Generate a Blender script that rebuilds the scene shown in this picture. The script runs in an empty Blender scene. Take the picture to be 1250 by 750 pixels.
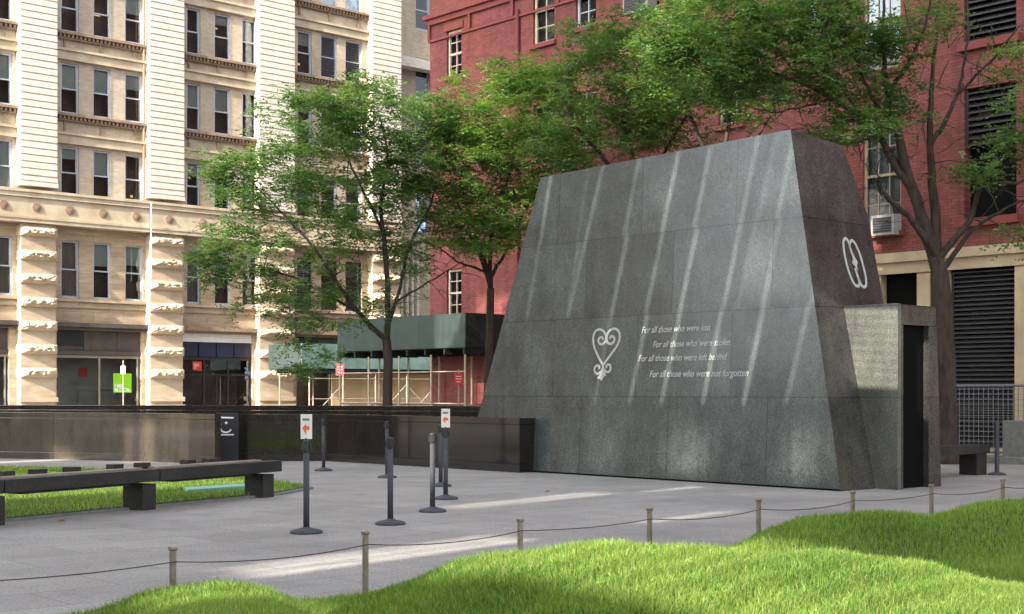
import bpy, math, random
import numpy as np
from mathutils import Vector, Matrix
R = math.radians
random.seed(7); rng = np.random.default_rng(7)
SC = bpy.context.scene
COL = SC.collection

# ------------------------------------------------------------------ camera
FPX, HY, HC = 1720.0, 478.0, 1.55          # focal length in photo pixels, horizon row, eye height
AX, BX = 0.7417, 0.6706
cd = bpy.data.cameras.new('Camera'); cam = bpy.data.objects.new('Camera', cd); COL.objects.link(cam)
cam.location = (0, 0, HC)
cam.rotation_euler = (R(90), 0, -math.atan2(BX, AX))
cd.sensor_width = 36.0; cd.lens = FPX / 1250 * 36.0
cd.shift_y = (HY - 375) / 1250
cd.clip_end = 2000; cd.clip_start = 0.1
SC.camera = cam

# ------------------------------------------------------------------ light
EL, AZ = R(28), R(10)                        # sun low behind the left shoulder, raking along the cream facade
SUN = Vector((-math.cos(EL) * math.cos(AZ), -math.cos(EL) * math.sin(AZ), math.sin(EL)))
w = bpy.data.worlds.new('World'); SC.world = w; w.use_nodes = True
wn = w.node_tree.nodes; wl = w.node_tree.links
sky = wn.new('ShaderNodeTexSky'); sky.sky_type = 'NISHITA'; sky.sun_disc = False
sky.sun_elevation = EL; sky.sun_rotation = math.atan2(SUN.x, SUN.y)
sky.air_density = 1.0; sky.dust_density = 3.0; sky.ozone_density = 1.0
wn['Background'].inputs['Strength'].default_value = 0.15
hs = wn.new('ShaderNodeHueSaturation'); hs.inputs['Saturation'].default_value = 0.28
wl.new(sky.outputs[0], hs.inputs['Color']); wl.new(hs.outputs[0], wn['Background'].inputs['Color'])
sd = bpy.data.lights.new('Sun', 'SUN'); sun = bpy.data.objects.new('Sun', sd); COL.objects.link(sun)
sd.energy = 3.2; sd.angle = R(0.4); sd.color = (1.0, 0.93, 0.82)
sun.rotation_euler = SUN.to_track_quat('Z', 'Y').to_euler()
SC.view_settings.view_transform = 'Standard'; SC.view_settings.look = 'None'
SC.view_settings.gamma = 1.0; SC.view_settings.use_curve_mapping = False
SC.view_settings.exposure = 2.3
SC.cycles.max_bounces = 8; SC.cycles.transparent_max_bounces = 16

# ------------------------------------------------------------------ survey: photo pixels to world points
def ray(px, py):
    u = (px - 625) / FPX; v = (HY - py) / FPX
    return Vector((u * AX + BX, -u * BX + AX, v))
def G(px, py, z=0.0):
    r = ray(px, py); return Vector((0, 0, HC)) + r * ((z - HC) / r.z)
def PX(px, py, x): r = ray(px, py); return Vector((0, 0, HC)) + r * (x / r.x)
def PY(px, py, y): r = ray(px, py); return Vector((0, 0, HC)) + r * (y / r.y)
def PZ(px, py, d): return Vector((0, 0, HC)) + ray(px, py) * d
def PP(px, py, p0, n):
    r = ray(px, py); o = Vector((0, 0, HC)); return o + r * ((p0 - o).dot(n) / r.dot(n))

# ------------------------------------------------------------------ mesh helpers
class MB:
    def __init__(s): s.v = []; s.f = []
    def quad(s, a, b, c, d):
        n = len(s.v); s.v += [tuple(a), tuple(b), tuple(c), tuple(d)]; s.f.append((n, n+1, n+2, n+3)); return s
    def poly(s, pts):
        n = len(s.v); s.v += [tuple(p) for p in pts]; s.f.append(tuple(range(n, n+len(pts)))); return s
    def hexa(s, b, t):                       # four bottom points, four top points
        n = len(s.v); s.v += [tuple(p) for p in b] + [tuple(p) for p in t]
        s.f += [(n+3, n+2, n+1, n), (n+4, n+5, n+6, n+7)]
        for i in range(4):
            j = (i+1) % 4; s.f.append((n+i, n+j, n+4+j, n+4+i))
        return s
    def box(s, x0, y0, z0, x1, y1, z1):
        x0, x1 = min(x0, x1), max(x0, x1); y0, y1 = min(y0, y1), max(y0, y1); z0, z1 = min(z0, z1), max(z0, z1)
        return s.hexa([(x0,y0,z0),(x1,y0,z0),(x1,y1,z0),(x0,y1,z0)], [(x0,y0,z1),(x1,y0,z1),(x1,y1,z1),(x0,y1,z1)])
    def prism(s, poly, vec):                 # planar polygon pushed along vec
        n = len(s.v); k = len(poly); vec = Vector(vec)
        s.v += [tuple(p) for p in poly] + [tuple(Vector(p) + vec) for p in poly]
        s.f += [tuple(range(n+k-1, n-1, -1)), tuple(range(n+k, n+2*k))]
        for i in range(k):
            j = (i+1) % k; s.f.append((n+i, n+j, n+k+j, n+k+i))
        return s
    def tube(s, pts, rad, n=8, cap=True):
        pts = [Vector(p) for p in pts]
        if not isinstance(rad, (list, tuple)): rad = [rad] * len(pts)
        base = len(s.v); up = Vector((0.31, 0.17, 0.93))
        prev = None
        for i, p in enumerate(pts):
            d = (pts[min(i+1, len(pts)-1)] - pts[max(i-1, 0)])
            if d.length < 1e-9: d = Vector((0,0,1))
            d.normalize()
            if prev is None:
                a = d.cross(up)
                if a.length < 1e-3: a = d.cross(Vector((1,0,0)))
            else: a = prev - d * prev.dot(d)
            a.normalize(); prev = a; b = d.cross(a)
            for k in range(n):
                t = 2*math.pi*k/n; s.v.append(tuple(p + (a*math.cos(t) + b*math.sin(t)) * rad[i]))
        for i in range(len(pts)-1):
            for k in range(n):
                k2 = (k+1) % n
                s.f.append((base+i*n+k, base+i*n+k2, base+(i+1)*n+k2, base+(i+1)*n+k))
        if cap:
            s.f.append(tuple(base+k for k in range(n-1, -1, -1)))
            m = base+(len(pts)-1)*n; s.f.append(tuple(m+k for k in range(n)))
        return s
    def lathe(s, c, prof, n=24):
        c = Vector(c); base = len(s.v)
        for r, z in prof:
            for k in range(n):
                t = 2*math.pi*k/n; s.v.append((c.x + r*math.cos(t), c.y + r*math.sin(t), c.z + z))
        for i in range(len(prof)-1):
            for k in range(n):
                k2 = (k+1) % n; s.f.append((base+i*n+k, base+i*n+k2, base+(i+1)*n+k2, base+(i+1)*n+k))
        s.f.append(tuple(base+k for k in range(n-1, -1, -1)))
        m = base+(len(prof)-1)*n; s.f.append(tuple(m+k for k in range(n)))
        return s
    def ribbon(s, path, wid, org, ex, ey, n, th=0.006, lift=0.003):   # flat band following a 2-D path on a plane
        P = [Vector(p) for p in path]; L = []; Rr = []
        for i, p in enumerate(P):
            d = (P[min(i+1, len(P)-1)] - P[max(i-1, 0)])
            d.normalize(); q = Vector((-d.y, d.x))
            ww = wid[i] if isinstance(wid, (list, tuple)) else wid
            L.append(p + q*ww/2); Rr.append(p - q*ww/2)
        W = lambda p, h: org + ex*p.x + ey*p.y + n*h
        for i in range(len(P)-1):
            s.hexa([W(L[i], lift), W(Rr[i], lift), W(Rr[i+1], lift), W(L[i+1], lift)],
                   [W(L[i], lift+th), W(Rr[i], lift+th), W(Rr[i+1], lift+th), W(L[i+1], lift+th)])
        return s
    def build(s, name, mat, parent=None, smooth=False, bevel=0.0, loc=None):
        root = parent
        while root is not None and root.parent is not None: root = root.parent
        off = Vector(root.location) if root is not None else Vector(loc or (0,0,0))
        me = bpy.data.meshes.new(name)
        me.from_pydata([(x-off.x, y-off.y, z-off.z) for x, y, z in s.v], [], s.f)
        me.materials.append(mat); me.update()
        if smooth: me.shade_smooth()
        o = bpy.data.objects.new(name, me); COL.objects.link(o)
        if parent is not None: o.parent = parent
        else: o.location = off
        if bevel:
            m = o.modifiers.new('bevel', 'BEVEL'); m.width = bevel; m.segments = 2; m.limit_method = 'ANGLE'; m.angle_limit = R(40)
        return o

def tag(o, label=None, cat=None, group=None, kind=None):
    if label: o['label'] = label
    if cat: o['category'] = cat
    if group: o['group'] = group
    if kind: o['kind'] = kind
    return o
def thing(name, loc, label, cat, group=None, rz=0):
    o = bpy.data.objects.new(name, None); COL.objects.link(o); o.location = loc; o.rotation_euler.z = rz
    return tag(o, label, cat, group)
def dup(root, loc, label, rz=None):
    r = root.copy(); COL.objects.link(r); r.location = loc; r['label'] = label
    if rz is not None: r.rotation_euler.z = rz
    for ch in list(root.children):
        c = ch.copy(); COL.objects.link(c); c.parent = r
        for g in list(ch.children):
            d = g.copy(); COL.objects.link(d); d.parent = c
    return r
def sheet(mb, U, V, holes, P, depth_vec=None):
    """rectangular sheet U=(u0,u1) V=(v0,v1) with rectangular holes, P(u,v) gives the point; reveals pushed along depth_vec"""
    us = sorted({U[0], U[1], *[min(max(h[0], U[0]), U[1]) for h in holes], *[min(max(h[1], U[0]), U[1]) for h in holes]})
    vs = sorted({V[0], V[1], *[min(max(h[2], V[0]), V[1]) for h in holes], *[min(max(h[3], V[0]), V[1]) for h in holes]})
    for i in range(len(us)-1):
        for j in range(len(vs)-1):
            um, vm = (us[i]+us[i+1])/2, (vs[j]+vs[j+1])/2
            if any(h[0] < um < h[1] and h[2] < vm < h[3] for h in holes): continue
            mb.quad(P(us[i], vs[j]), P(us[i+1], vs[j]), P(us[i+1], vs[j+1]), P(us[i], vs[j+1]))
    if depth_vec is not None:
        d = Vector(depth_vec)
        for h in holes:
            c = [Vector(P(h[0], h[2])), Vector(P(h[1], h[2])), Vector(P(h[1], h[3])), Vector(P(h[0], h[3]))]
            for k in range(4):
                a, b = c[k], c[(k+1) % 4]; mb.quad(a, b, b+d, a+d)
    return mb

# ------------------------------------------------------------------ materials
def mat(name, col=(0.5,0.5,0.5), rough=0.7, metal=0.0, spec=0.5):
    m = bpy.data.materials.new(name); m.use_nodes = True
    b = m.node_tree.nodes['Principled BSDF']
    b.inputs['Base Color'].default_value = (*col, 1); b.inputs['Roughness'].default_value = rough
    b.inputs['Metallic'].default_value = metal; b.inputs['Specular IOR Level'].default_value = spec
    return m
class N:                                     # small node-graph helper
    def __init__(s, m): s.m = m; s.t = m.node_tree; s.b = s.t.nodes['Principled BSDF']
    def add(s, typ, **kw):
        n = s.t.nodes.new(typ)
        for k, v in kw.items(): setattr(n, k, v)
        return n
    def link(s, a, b): s.t.links.new(a, b)
    def pos(s): return s.add('ShaderNodeNewGeometry').outputs['Position']
    def noise(s, scale, detail=4, rough=0.55, vec=None, stretch=None):
        n = s.add('ShaderNodeTexNoise'); n.inputs['Scale'].default_value = scale
        n.inputs['Detail'].default_value = detail; n.inputs['Roughness'].default_value = rough
        v = vec or s.pos()
        if stretch:
            mp = s.add('ShaderNodeMapping'); mp.inputs['Scale'].default_value = stretch; s.link(v, mp.inputs[0]); v = mp.outputs[0]
        s.link(v, n.inputs['Vector']); return n.outputs['Fac']
    def ramp(s, fac, stops):
        r = s.add('ShaderNodeValToRGB'); e = r.color_ramp.elements
        while len(e) < len(stops): e.new(0.5)
        for i, (p, c) in enumerate(stops):
            e[i].position = p; e[i].color = (*c, 1) if len(c) == 3 else c
        s.link(fac, r.inputs[0]); return r.outputs[0]
    def mix(s, a, b, fac, mode='MIX'):
        n = s.add('ShaderNodeMix', data_type='RGBA', blend_type=mode)
        for i, v in ((6, a), (7, b)):
            if isinstance(v, tuple): n.inputs[i].default_value = (*v, 1)
            else: s.link(v, n.inputs[i])
        if isinstance(fac, (int, float)): n.inputs[0].default_value = fac
        else: s.link(fac, n.inputs[0])
        return n.outputs[2]
    def color(s, c): s.link(c, s.b.inputs['Base Color'])
    def bump(s, h, strength=0.3, dist=0.02):
        n = s.add('ShaderNodeBump'); n.inputs['Strength'].default_value = strength; n.inputs['Distance'].default_value = dist
        s.link(h, n.inputs['Height']); s.link(n.outputs[0], s.b.inputs['Normal'])
    def yz(s, mode):                         # wall-plane coordinates for brick patterns
        x = s.add('ShaderNodeSeparateXYZ'); s.link(s.pos(), x.inputs[0]); c = s.add('ShaderNodeCombineXYZ')
        s.link(x.outputs['Y' if mode == 'Y' else 'X'], c.inputs[0]); s.link(x.outputs['Z'], c.inputs[1]); return c.outputs[0]
    def brick(s, vec, c1, c2, mortar, bw, rh, ms, off=0.5, smooth=0.1):
        n = s.add('ShaderNodeTexBrick'); n.offset = off
        n.inputs['Color1'].default_value = (*c1, 1); n.inputs['Color2'].default_value = (*c2, 1); n.inputs['Mortar'].default_value = (*mortar, 1)
        n.inputs['Scale'].default_value = 1; n.inputs['Brick Width'].default_value = bw; n.inputs['Row Height'].default_value = rh
        n.inputs['Mortar Size'].default_value = ms; n.inputs['Mortar Smooth'].default_value = smooth; n.inputs['Bias'].default_value = 0
        s.link(vec, n.inputs['Vector']); return n.outputs['Color'], n.outputs['Fac']
def noisy(name, c1, c2, scale, rough=0.8, bump=0.2, bscale=None, metal=0, spec=0.4, stretch=None, lo=0.3, hi=0.7):
    m = mat(name, c1, rough, metal, spec); n = N(m)
    n.color(n.ramp(n.noise(scale, 5, stretch=stretch), [(lo, c1), (hi, c2)]))
    if bump: n.bump(n.noise(bscale or scale*4, 3, stretch=stretch), bump, 0.01)
    return m

def granite(name, mode, base, spread, rough, bw, rh, panel=True, big=0.35, joint=0.006, grain=1.0):
    m = mat(name, base, rough, 0, 0.5); n = N(m)
    d = tuple(c*(1-spread) for c in base); l = tuple(c*(1+spread) for c in base)
    speck = n.ramp(n.noise(34, 4, 0.75), [(0.34, tuple(c*(1-0.45*grain) for c in base)), (0.5, base), (0.66, tuple(c*(1+0.6*grain) for c in base))])
    cloud = n.ramp(n.noise(0.9, 5, 0.6), [(0.3, (1-big,)*3), (0.7, (1+big,)*3)])  # stone mottling, contrast raised to stand in for patchy reflections
    c = n.mix(speck, cloud, 1.0, 'MULTIPLY')
    c = n.mix(c, n.ramp(n.noise(3.2, 4, 0.7, stretch=(1, 1, 0.4)), [(0.3, (0.76,)*3), (0.7, (1.22,)*3)]), 1.0, 'MULTIPLY')
    if panel:
        bc, bf = n.brick(n.yz(mode), (1-spread,)*3, (1+spread,)*3, (0.42,)*3, bw, rh, joint, 0.37)
        c = n.mix(c, bc, 1.0, 'MULTIPLY')
    n.color(c)
    n.link(n.ramp(n.noise(2.2, 4), [(0.3, (rough*0.8,)*3), (0.7, (min(1, rough*1.25),)*3)]), n.b.inputs['Roughness'])
    return m
M = {}
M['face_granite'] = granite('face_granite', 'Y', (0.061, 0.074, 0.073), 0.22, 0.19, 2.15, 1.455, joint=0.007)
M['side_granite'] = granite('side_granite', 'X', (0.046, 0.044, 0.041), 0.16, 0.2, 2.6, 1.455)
M['block_granite'] = granite('block_granite', 'Y', (0.10, 0.105, 0.09), 0.1, 0.35, 3.0, 1.455)
M['black_granite'] = granite('black_granite', 'Y', (0.017, 0.015, 0.013), 0.15, 0.1, 1.6, 3.0, big=0.2)
M['wall_granite'] = granite('wall_granite', 'X', (0.05, 0.041, 0.029), 0.1, 0.07, 1.6, 3.0, big=0.2, grain=0.4)
for k_ in ('black_granite', 'wall_granite'): M[k_].node_tree.nodes['Principled BSDF'].inputs['IOR'].default_value = 1.6
M['bench_granite'] = granite('bench_granite', 'X', (0.02, 0.018, 0.016), 0.1, 0.6, 9, 9, panel=False)
M['dark_void'] = mat('dark_void', (0.004, 0.004, 0.004), 0.9, 0, 0.1)
M['engraved_white'] = noisy('engraved_white', (0.50, 0.50, 0.49), (0.38, 0.38, 0.38), 20, 0.8, 0)
# paving: long granite slabs with fine joints
m = mat('granite_paving', rough=0.75); n = N(m)
xyz = n.add('ShaderNodeSeparateXYZ'); n.link(n.pos(), xyz.inputs[0]); cmb = n.add('ShaderNodeCombineXYZ'); n.link(xyz.outputs['X'], cmb.inputs[0]); n.link(xyz.outputs['Y'], cmb.inputs[1])
bc, bf = n.brick(cmb.outputs[0], (0.90,)*3, (1.08,)*3, (0.6,)*3, 1.5, 0.75, 0.008, 0.5)
c = n.ramp(n.noise(38, 4, 0.8), [(0.32, (0.152, 0.145, 0.138)), (0.5, (0.268, 0.258, 0.248)), (0.68, (0.395, 0.382, 0.368))])
c = n.mix(c, n.ramp(n.noise(0.55, 6, 0.65), [(0.3, (0.74, 0.73, 0.73)), (0.7, (1.12, 1.11, 1.09))]), 1, 'MULTIPLY')
c = n.mix(c, n.ramp(n.noise(2.6, 5, 0.75), [(0.36, (0.7, 0.69, 0.68)), (0.46, (1, 1, 1))]), 0.6, 'MULTIPLY')
c = n.mix(c, bc, 1, 'MULTIPLY'); n.color(c); n.bump(n.noise(80, 2), 0.15, 0.004)
M['paving'] = m
M['soil'] = noisy('soil', (0.035, 0.07, 0.015), (0.05, 0.055, 0.022), 6, 0.95, 0.4)
M['asphalt'] = noisy('asphalt', (0.045, 0.045, 0.048), (0.06, 0.06, 0.06), 20, 0.9, 0.3)
M['sidewalk'] = noisy('sidewalk', (0.26, 0.25, 0.24), (0.34, 0.33, 0.31), 3, 0.9, 0.2)
M['kerb_stone'] = noisy('kerb_stone', (0.13, 0.13, 0.12), (0.2, 0.2, 0.19), 8, 0.85, 0.3)
# cream building
m = mat('pale_brick', rough=0.85); n = N(m)
bc, bf = n.brick(n.yz('X'), (0.40, 0.335, 0.255), (0.49, 0.42, 0.335), (0.36, 0.315, 0.26), 0.24, 0.085, 0.008, 0.5)
c = n.mix(bc, n.ramp(n.noise(0.7, 6, 0.65, stretch=(1, 1, 0.45)), [(0.28, (0.72, 0.68, 0.62)), (0.7, (1.1, 1.08, 1.05))]), 1, 'MULTIPLY'); n.color(c); n.bump(bf, -0.3, 0.01)
M['pale_brick'] = m
M['cream_stone'] = noisy('cream_stone', (0.48, 0.43, 0.355), (0.64, 0.59, 0.515), 3.0, 0.85, 0.5, 12, stretch=(1, 1, 2.5))
m = mat('tan_stone', rough=0.88); n = N(m)
bc, bf = n.brick(n.yz('X'), (0.92,)*3, (1.05,)*3, (0.66,)*3, 1.4, 0.42, 0.012, 0.5)
c = n.mix(n.ramp(n.noise(1.6, 6, 0.7, stretch=(0.6, 0.6, 2.4)), [(0.25, (0.27, 0.19, 0.115)), (0.5, (0.40, 0.30, 0.20)), (0.75, (0.50, 0.41, 0.29))]), bc, 1, 'MULTIPLY'); n.color(c); n.bump(n.noise(8, 4), 0.3, 0.02)
M['tan_stone'] = m
M['pier_stone'] = noisy('pier_stone', (0.36, 0.27, 0.18), (0.50, 0.41, 0.30), 1.8, 0.88, 0.4, 9, stretch=(0.7, 1, 2.4))
M['yellow_stone'] = noisy('yellow_stone', (0.37, 0.29, 0.19), (0.50, 0.42, 0.31), 1.6, 0.85, 0.25)
M['brown_brick'] = noisy('brown_brick', (0.19, 0.13, 0.085), (0.28, 0.20, 0.135), 5, 0.9, 0.4)
M['blue_frame'] = noisy('blue_frame', (0.36, 0.40, 0.47), (0.44, 0.47, 0.52), 6, 0.5, 0)
M['interior'] = noisy('interior', (0.06, 0.05, 0.042), (0.22, 0.17, 0.13), 0.8, 0.9, 0)
M['shop_interior'] = noisy('shop_interior', (0.30, 0.28, 0.23), (0.50, 0.47, 0.40), 0.8, 0.9, 0)
M['blind'] = noisy('blind', (0.55, 0.53, 0.45), (0.62, 0.60, 0.52), 3, 0.9, 0)
M['curtain'] = noisy('curtain', (0.24, 0.18, 0.14), (0.36, 0.29, 0.23), 3, 0.9, 0, stretch=(9, 9, 0.3))
M['louvre_metal'] = mat('louvre_metal', (0.10, 0.095, 0.11), 0.6)
M['black_metal'] = mat('black_metal', (0.018, 0.018, 0.02), 0.5)
M['storefront_brown'] = noisy('storefront_brown', (0.055, 0.045, 0.04), (0.09, 0.075, 0.065), 2, 0.6, 0)
M['bronze_frame'] = mat('bronze_frame', (0.24, 0.21, 0.16), 0.5)
M['steel_blue'] = mat('steel_blue', (0.02, 0.022, 0.05), 0.4)
M['white_paint'] = noisy('white_paint', (0.66, 0.65, 0.62), (0.76, 0.75, 0.73), 4, 0.6, 0)
m = mat('lamp_glow', (0.9, 0.5, 0.2), 0.5); m.node_tree.nodes['Principled BSDF'].inputs['Emission Color'].default_value = (1.0, 0.55, 0.18, 1); m.node_tree.nodes['Principled BSDF'].inputs['Emission Strength'].default_value = 0.22; M['lamp_glow'] = m
M['sign_green'] = mat('sign_green', (0.20, 0.52, 0.005), 0.5)
M['sign_red'] = mat('sign_red', (0.55, 0.035, 0.035), 0.5)
M['sign_blue'] = mat('sign_blue', (0.05, 0.25, 0.60), 0.5)
M['sign_orange'] = mat('sign_orange', (0.72, 0.13, 0.03), 0.5)
# glass: clear pane with a real fresnel reflection
m = bpy.data.materials.new('window_glass'); m.use_nodes = True; n = N(m); out = m.node_tree.nodes['Material Output']
tr = n.add('ShaderNodeBsdfTransparent'); tr.inputs[0].default_value = (0.86, 0.9, 0.91, 1)
gl = n.add('ShaderNodeBsdfGlossy'); gl.inputs['Roughness'].default_value = 0.02; gl.inputs[0].default_value = (0.9, 0.93, 1.0, 1)
fr = n.add('ShaderNodeFresnel'); fr.inputs[0].default_value = 1.6; mx = n.add('ShaderNodeMixShader')
bn = n.add('ShaderNodeBump'); bn.inputs['Strength'].default_value = 0.12; bn.inputs['Distance'].default_value = 0.02
n.link(n.noise(1.3, 1), bn.inputs['Height']); n.link(bn.outputs[0], gl.inputs['Normal'])
n.link(fr.outputs[0], mx.inputs[0]); n.link(tr.outputs[0], mx.inputs[1]); n.link(gl.outputs[0], mx.inputs[2]); n.link(mx.outputs[0], out.inputs[0])
M['glass'] = m
# red building
m = mat('red_brick', rough=0.8); n = N(m)
bc, bf = n.brick(n.yz('Y'), (0.145, 0.034, 0.030), (0.215, 0.055, 0.046), (0.105, 0.027, 0.025), 0.22, 0.08, 0.008, 0.5)
c = n.mix(bc, n.ramp(n.noise(0.6, 6, 0.65), [(0.28, (0.70, 0.66, 0.66)), (0.72, (1.15, 1.12, 1.12))]), 1, 'MULTIPLY')
c = n.mix(c, n.ramp(n.noise(1.4, 5, 0.7, stretch=(1, 1.6, 0.14)), [(0.36, (0.62, 0.6, 0.62)), (0.52, (1, 1, 1)), (0.72, (1.12, 1.15, 1.15))]), 0.7, 'MULTIPLY'); n.color(c); n.bump(bf, -0.5, 0.012)
M['red_brick'] = m
M['side_brick'] = noisy('side_brick', (0.06, 0.035, 0.03), (0.20, 0.10, 0.08), 0.35, 0.85, 0.1)
M['red_trim'] = noisy('red_trim', (0.145, 0.033, 0.030), (0.19, 0.046, 0.04), 3, 0.8, 0.2)
M['sandstone'] = noisy('sandstone', (0.36, 0.28, 0.17), (0.47, 0.38, 0.25), 1.8, 0.9, 0.3, 8)
M['cream_frame'] = noisy('cream_frame', (0.46, 0.38, 0.27), (0.54, 0.46, 0.34), 5, 0.6, 0)
M['tan_frame'] = noisy('tan_frame', (0.25, 0.19, 0.12), (0.33, 0.26, 0.18), 5, 0.6, 0)
M['grey_shade'] = noisy('grey_shade', (0.16, 0.18, 0.21), (0.30, 0.32, 0.35), 1.3, 0.9, 0)  # blue-grey of reflected sky, painted on sheets behind the glass
M['ac_white'] = noisy('ac_white', (0.22, 0.21, 0.19), (0.30, 0.29, 0.27), 5, 0.5, 0)
M['shed_green'] = noisy('shed_green', (0.022, 0.036, 0.033), (0.036, 0.054, 0.048), 1.4, 0.7, 0.1)
M['shed_dark'] = noisy('shed_dark', (0.01, 0.014, 0.014), (0.016, 0.02, 0.02), 1.4, 0.7, 0.1)
M['shed_teal'] = noisy('shed_teal', (0.07, 0.13, 0.115), (0.16, 0.25, 0.23), 1.1, 0.7, 0.1)
M['scaffold_steel'] = noisy('scaffold_steel', (0.28, 0.23, 0.17), (0.40, 0.34, 0.26), 5, 0.5, 0, metal=0.2)
M['plywood'] = noisy('plywood', (0.42, 0.29, 0.15), (0.52, 0.38, 0.22), 1.2, 0.8, 0, stretch=(1, 1, 0.3))
M['bark'] = noisy('bark', (0.022, 0.016, 0.012), (0.06, 0.044, 0.033), 9, 0.95, 0.9, 22, stretch=(1, 1, 0.3))
M['stanchion'] = noisy('stanchion', (0.045, 0.048, 0.058), (0.06, 0.063, 0.072), 12, 0.72, 0.05)
M['post_steel'] = noisy('post_steel', (0.24, 0.21, 0.17), (0.36, 0.32, 0.27), 14, 0.38, 0, metal=0.8)
M['cable'] = mat('cable', (0.07, 0.055, 0.045), 0.5, 0.5)
M['wood_plank'] = noisy('wood_plank', (0.20, 0.15, 0.11), (0.33, 0.27, 0.21), 3, 0.7, 0.2, stretch=(1, 1, 1))
M['teal_cover'] = mat('teal_cover', (0.20, 0.42, 0.32), 0.6)
M['mesh_steel'] = mat('mesh_steel', (0.16, 0.17, 0.18), 0.5, 0.3)
M['dry_leaf'] = mat('dry_leaf', (0.36, 0.16, 0.06), 0.8)
def leafy(name, c_lo, c_hi, trans=0.5, rough=0.5, straw=None):
    m = bpy.data.materials.new(name); m.use_nodes = True; n = N(m); out = m.node_tree.nodes['Material Output']
    at = n.add('ShaderNodeAttribute', attribute_name='tone')
    c = n.ramp(at.outputs['Fac'], [(0.0, c_lo), (1.0, c_hi)] if not straw else [(0.0, c_lo), (0.93, c_hi), (0.97, straw)])
    n.color(c); n.b.inputs['Roughness'].default_value = rough; n.b.inputs['Specular IOR Level'].default_value = 0.35
    tl = n.add('ShaderNodeBsdfTranslucent'); n.link(n.mix(c, (1.25, 1.3, 0.5), 1, 'MULTIPLY'), tl.inputs[0])
    mx = n.add('ShaderNodeMixShader'); mx.inputs[0].default_value = trans
    n.link(n.b.outputs[0], mx.inputs[1]); n.link(tl.outputs[0], mx.inputs[2]); n.link(mx.outputs[0], out.inputs[0]); return m
M['leaf'] = leafy('leaf', (0.05, 0.118, 0.038), (0.20, 0.31, 0.11))
M['leaf_light'] = leafy('leaf_light', (0.065, 0.145, 0.038), (0.26, 0.39, 0.12))
M['grass'] = leafy('grass', (0.08, 0.18, 0.025), (0.33, 0.45, 0.11), 0.45, straw=(0.42, 0.36, 0.17))

M['dark_panel'] = noisy('dark_panel', (0.06, 0.055, 0.05), (0.1, 0.09, 0.08), 1, 0.7, 0)
m = mat('tower_stone', rough=0.8); n = N(m)  # dark skin of the added sun blocker
bc, bf = n.brick(n.yz('Y'), (0.03, 0.03, 0.032), (0.05, 0.05, 0.05), (0.24, 0.20, 0.16), 2.4, 3.6, 0.55, 0.0)
n.color(bc); M['tower_stone'] = m
# ------------------------------------------------------------------ ground
def flat(name, pts, z, m, thick=None):
    mb = MB()
    if thick: mb.prism([(x, y, z-thick) for x, y in pts], (0, 0, thick))
    else: mb.poly([(x, y, z) for x, y in pts])
    return tag(mb.build(name, m), kind='structure')
flat('ground', [(-400, -400), (400, -400), (400, 400), (-400, 400)], -0.14, M['asphalt'])
flat('plaza_paving', [(-12, -12), (30.6, -12), (30.6, 43), (-12, 43)], 0.0, M['paving'], 0.12)
flat('pavement', [(-30, 53.6), (90, 53.6), (90, 58.7), (-30, 58.7)], 0.0, M['sidewalk'], 0.12)


# ------------------------------------------------------------------ unseen blockers added to shade the plaza and shape its sunlight
XT = -25.0                                   # plane of the added pierced blocking wall
def bp(p, xs):                               # follow the sunbeam from p back to the plane x = xs
    t = (xs - p.x) / SUN.x; return (p.y + SUN.y*t, p.z + SUN.z*t)
def gap(points, openness):
    q = [bp(Vector(p), XT) for p in points]; ys_, zs_ = [a for a, _ in q], [b for _, b in q]
    return (min(ys_), max(ys_), min(zs_), max(zs_), openness)
gaps = [gap([(18.44, 12.0, 0.15), (18.44, 21.5, 5.9), (19.0, 20.6, 5.9), (19.4, 12.4, 3.0)], 0.95),          # chamber face
        gap([PZ(770, 150, 31), PZ(935, 150, 31), PZ(770, 22, 31), PZ(935, 22, 31)], 0.85),                     # tree tops
        gap([PZ(250, 330, 39), PZ(420, 120, 39)], 0.6),
        gap([PZ(520, 240, 41), PZ(660, 110, 41)], 0.65),
        gap([G(330, 706), G(620, 650)], 0.75),                                                             # streak on the paving
        gap([G(540, 619), G(770, 602)], 0.6), gap([G(790, 600), G(900, 591)], 0.6), gap([G(800, 640), G(900, 622)], 0.6),
        gap([(5.5, 7.1, 0.45), (9.6, 3.3, 0.45)], 0.72),
        gap([(4.0, 7.3, 0.3), (5.4, 8.2, 0.3)], 0.6),
        gap([(5, 18.5, 0), (13, 25.0, 0)], 0.6)]                                                               # lawn
for p_, w_ in ((-30, 48), (110, 13), (134, 6), (144, 30), (184, 8), (200, 8), (213, 9), (228, 12)):
    a_, b_ = G(p_, 565), G(p_+w_, 565); gaps.append(gap([(a_.x, a_.y, 0.05), (b_.x, b_.y, -0.1), (a_.x, a_.y, 1.5)], 0.9))
sun_blocker = thing('office_tower', (XT, 0, 0), 'pale office tower with a pierced screen wall behind and left of the viewpoint', 'building')
allh = [g[:4] for g in gaps]
mb = MB()
sheet(mb, (-38, 33), (0, 60), allh, lambda u, v: (XT, u, v), None); sheet(mb, (-38, 33), (0, 60), allh, lambda u, v: (XT-0.35, u, v), None)
mb.quad((XT, 33, 0), (XT-0.35, 33, 0), (XT-0.35, 33, 60), (XT, 33, 60)); mb.quad((XT, -38, 60), (XT, 33, 60), (XT-0.35, 33, 60), (XT-0.35, -38, 60))
mb.build('screen_wall', M['tower_stone'], sun_blocker)
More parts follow.
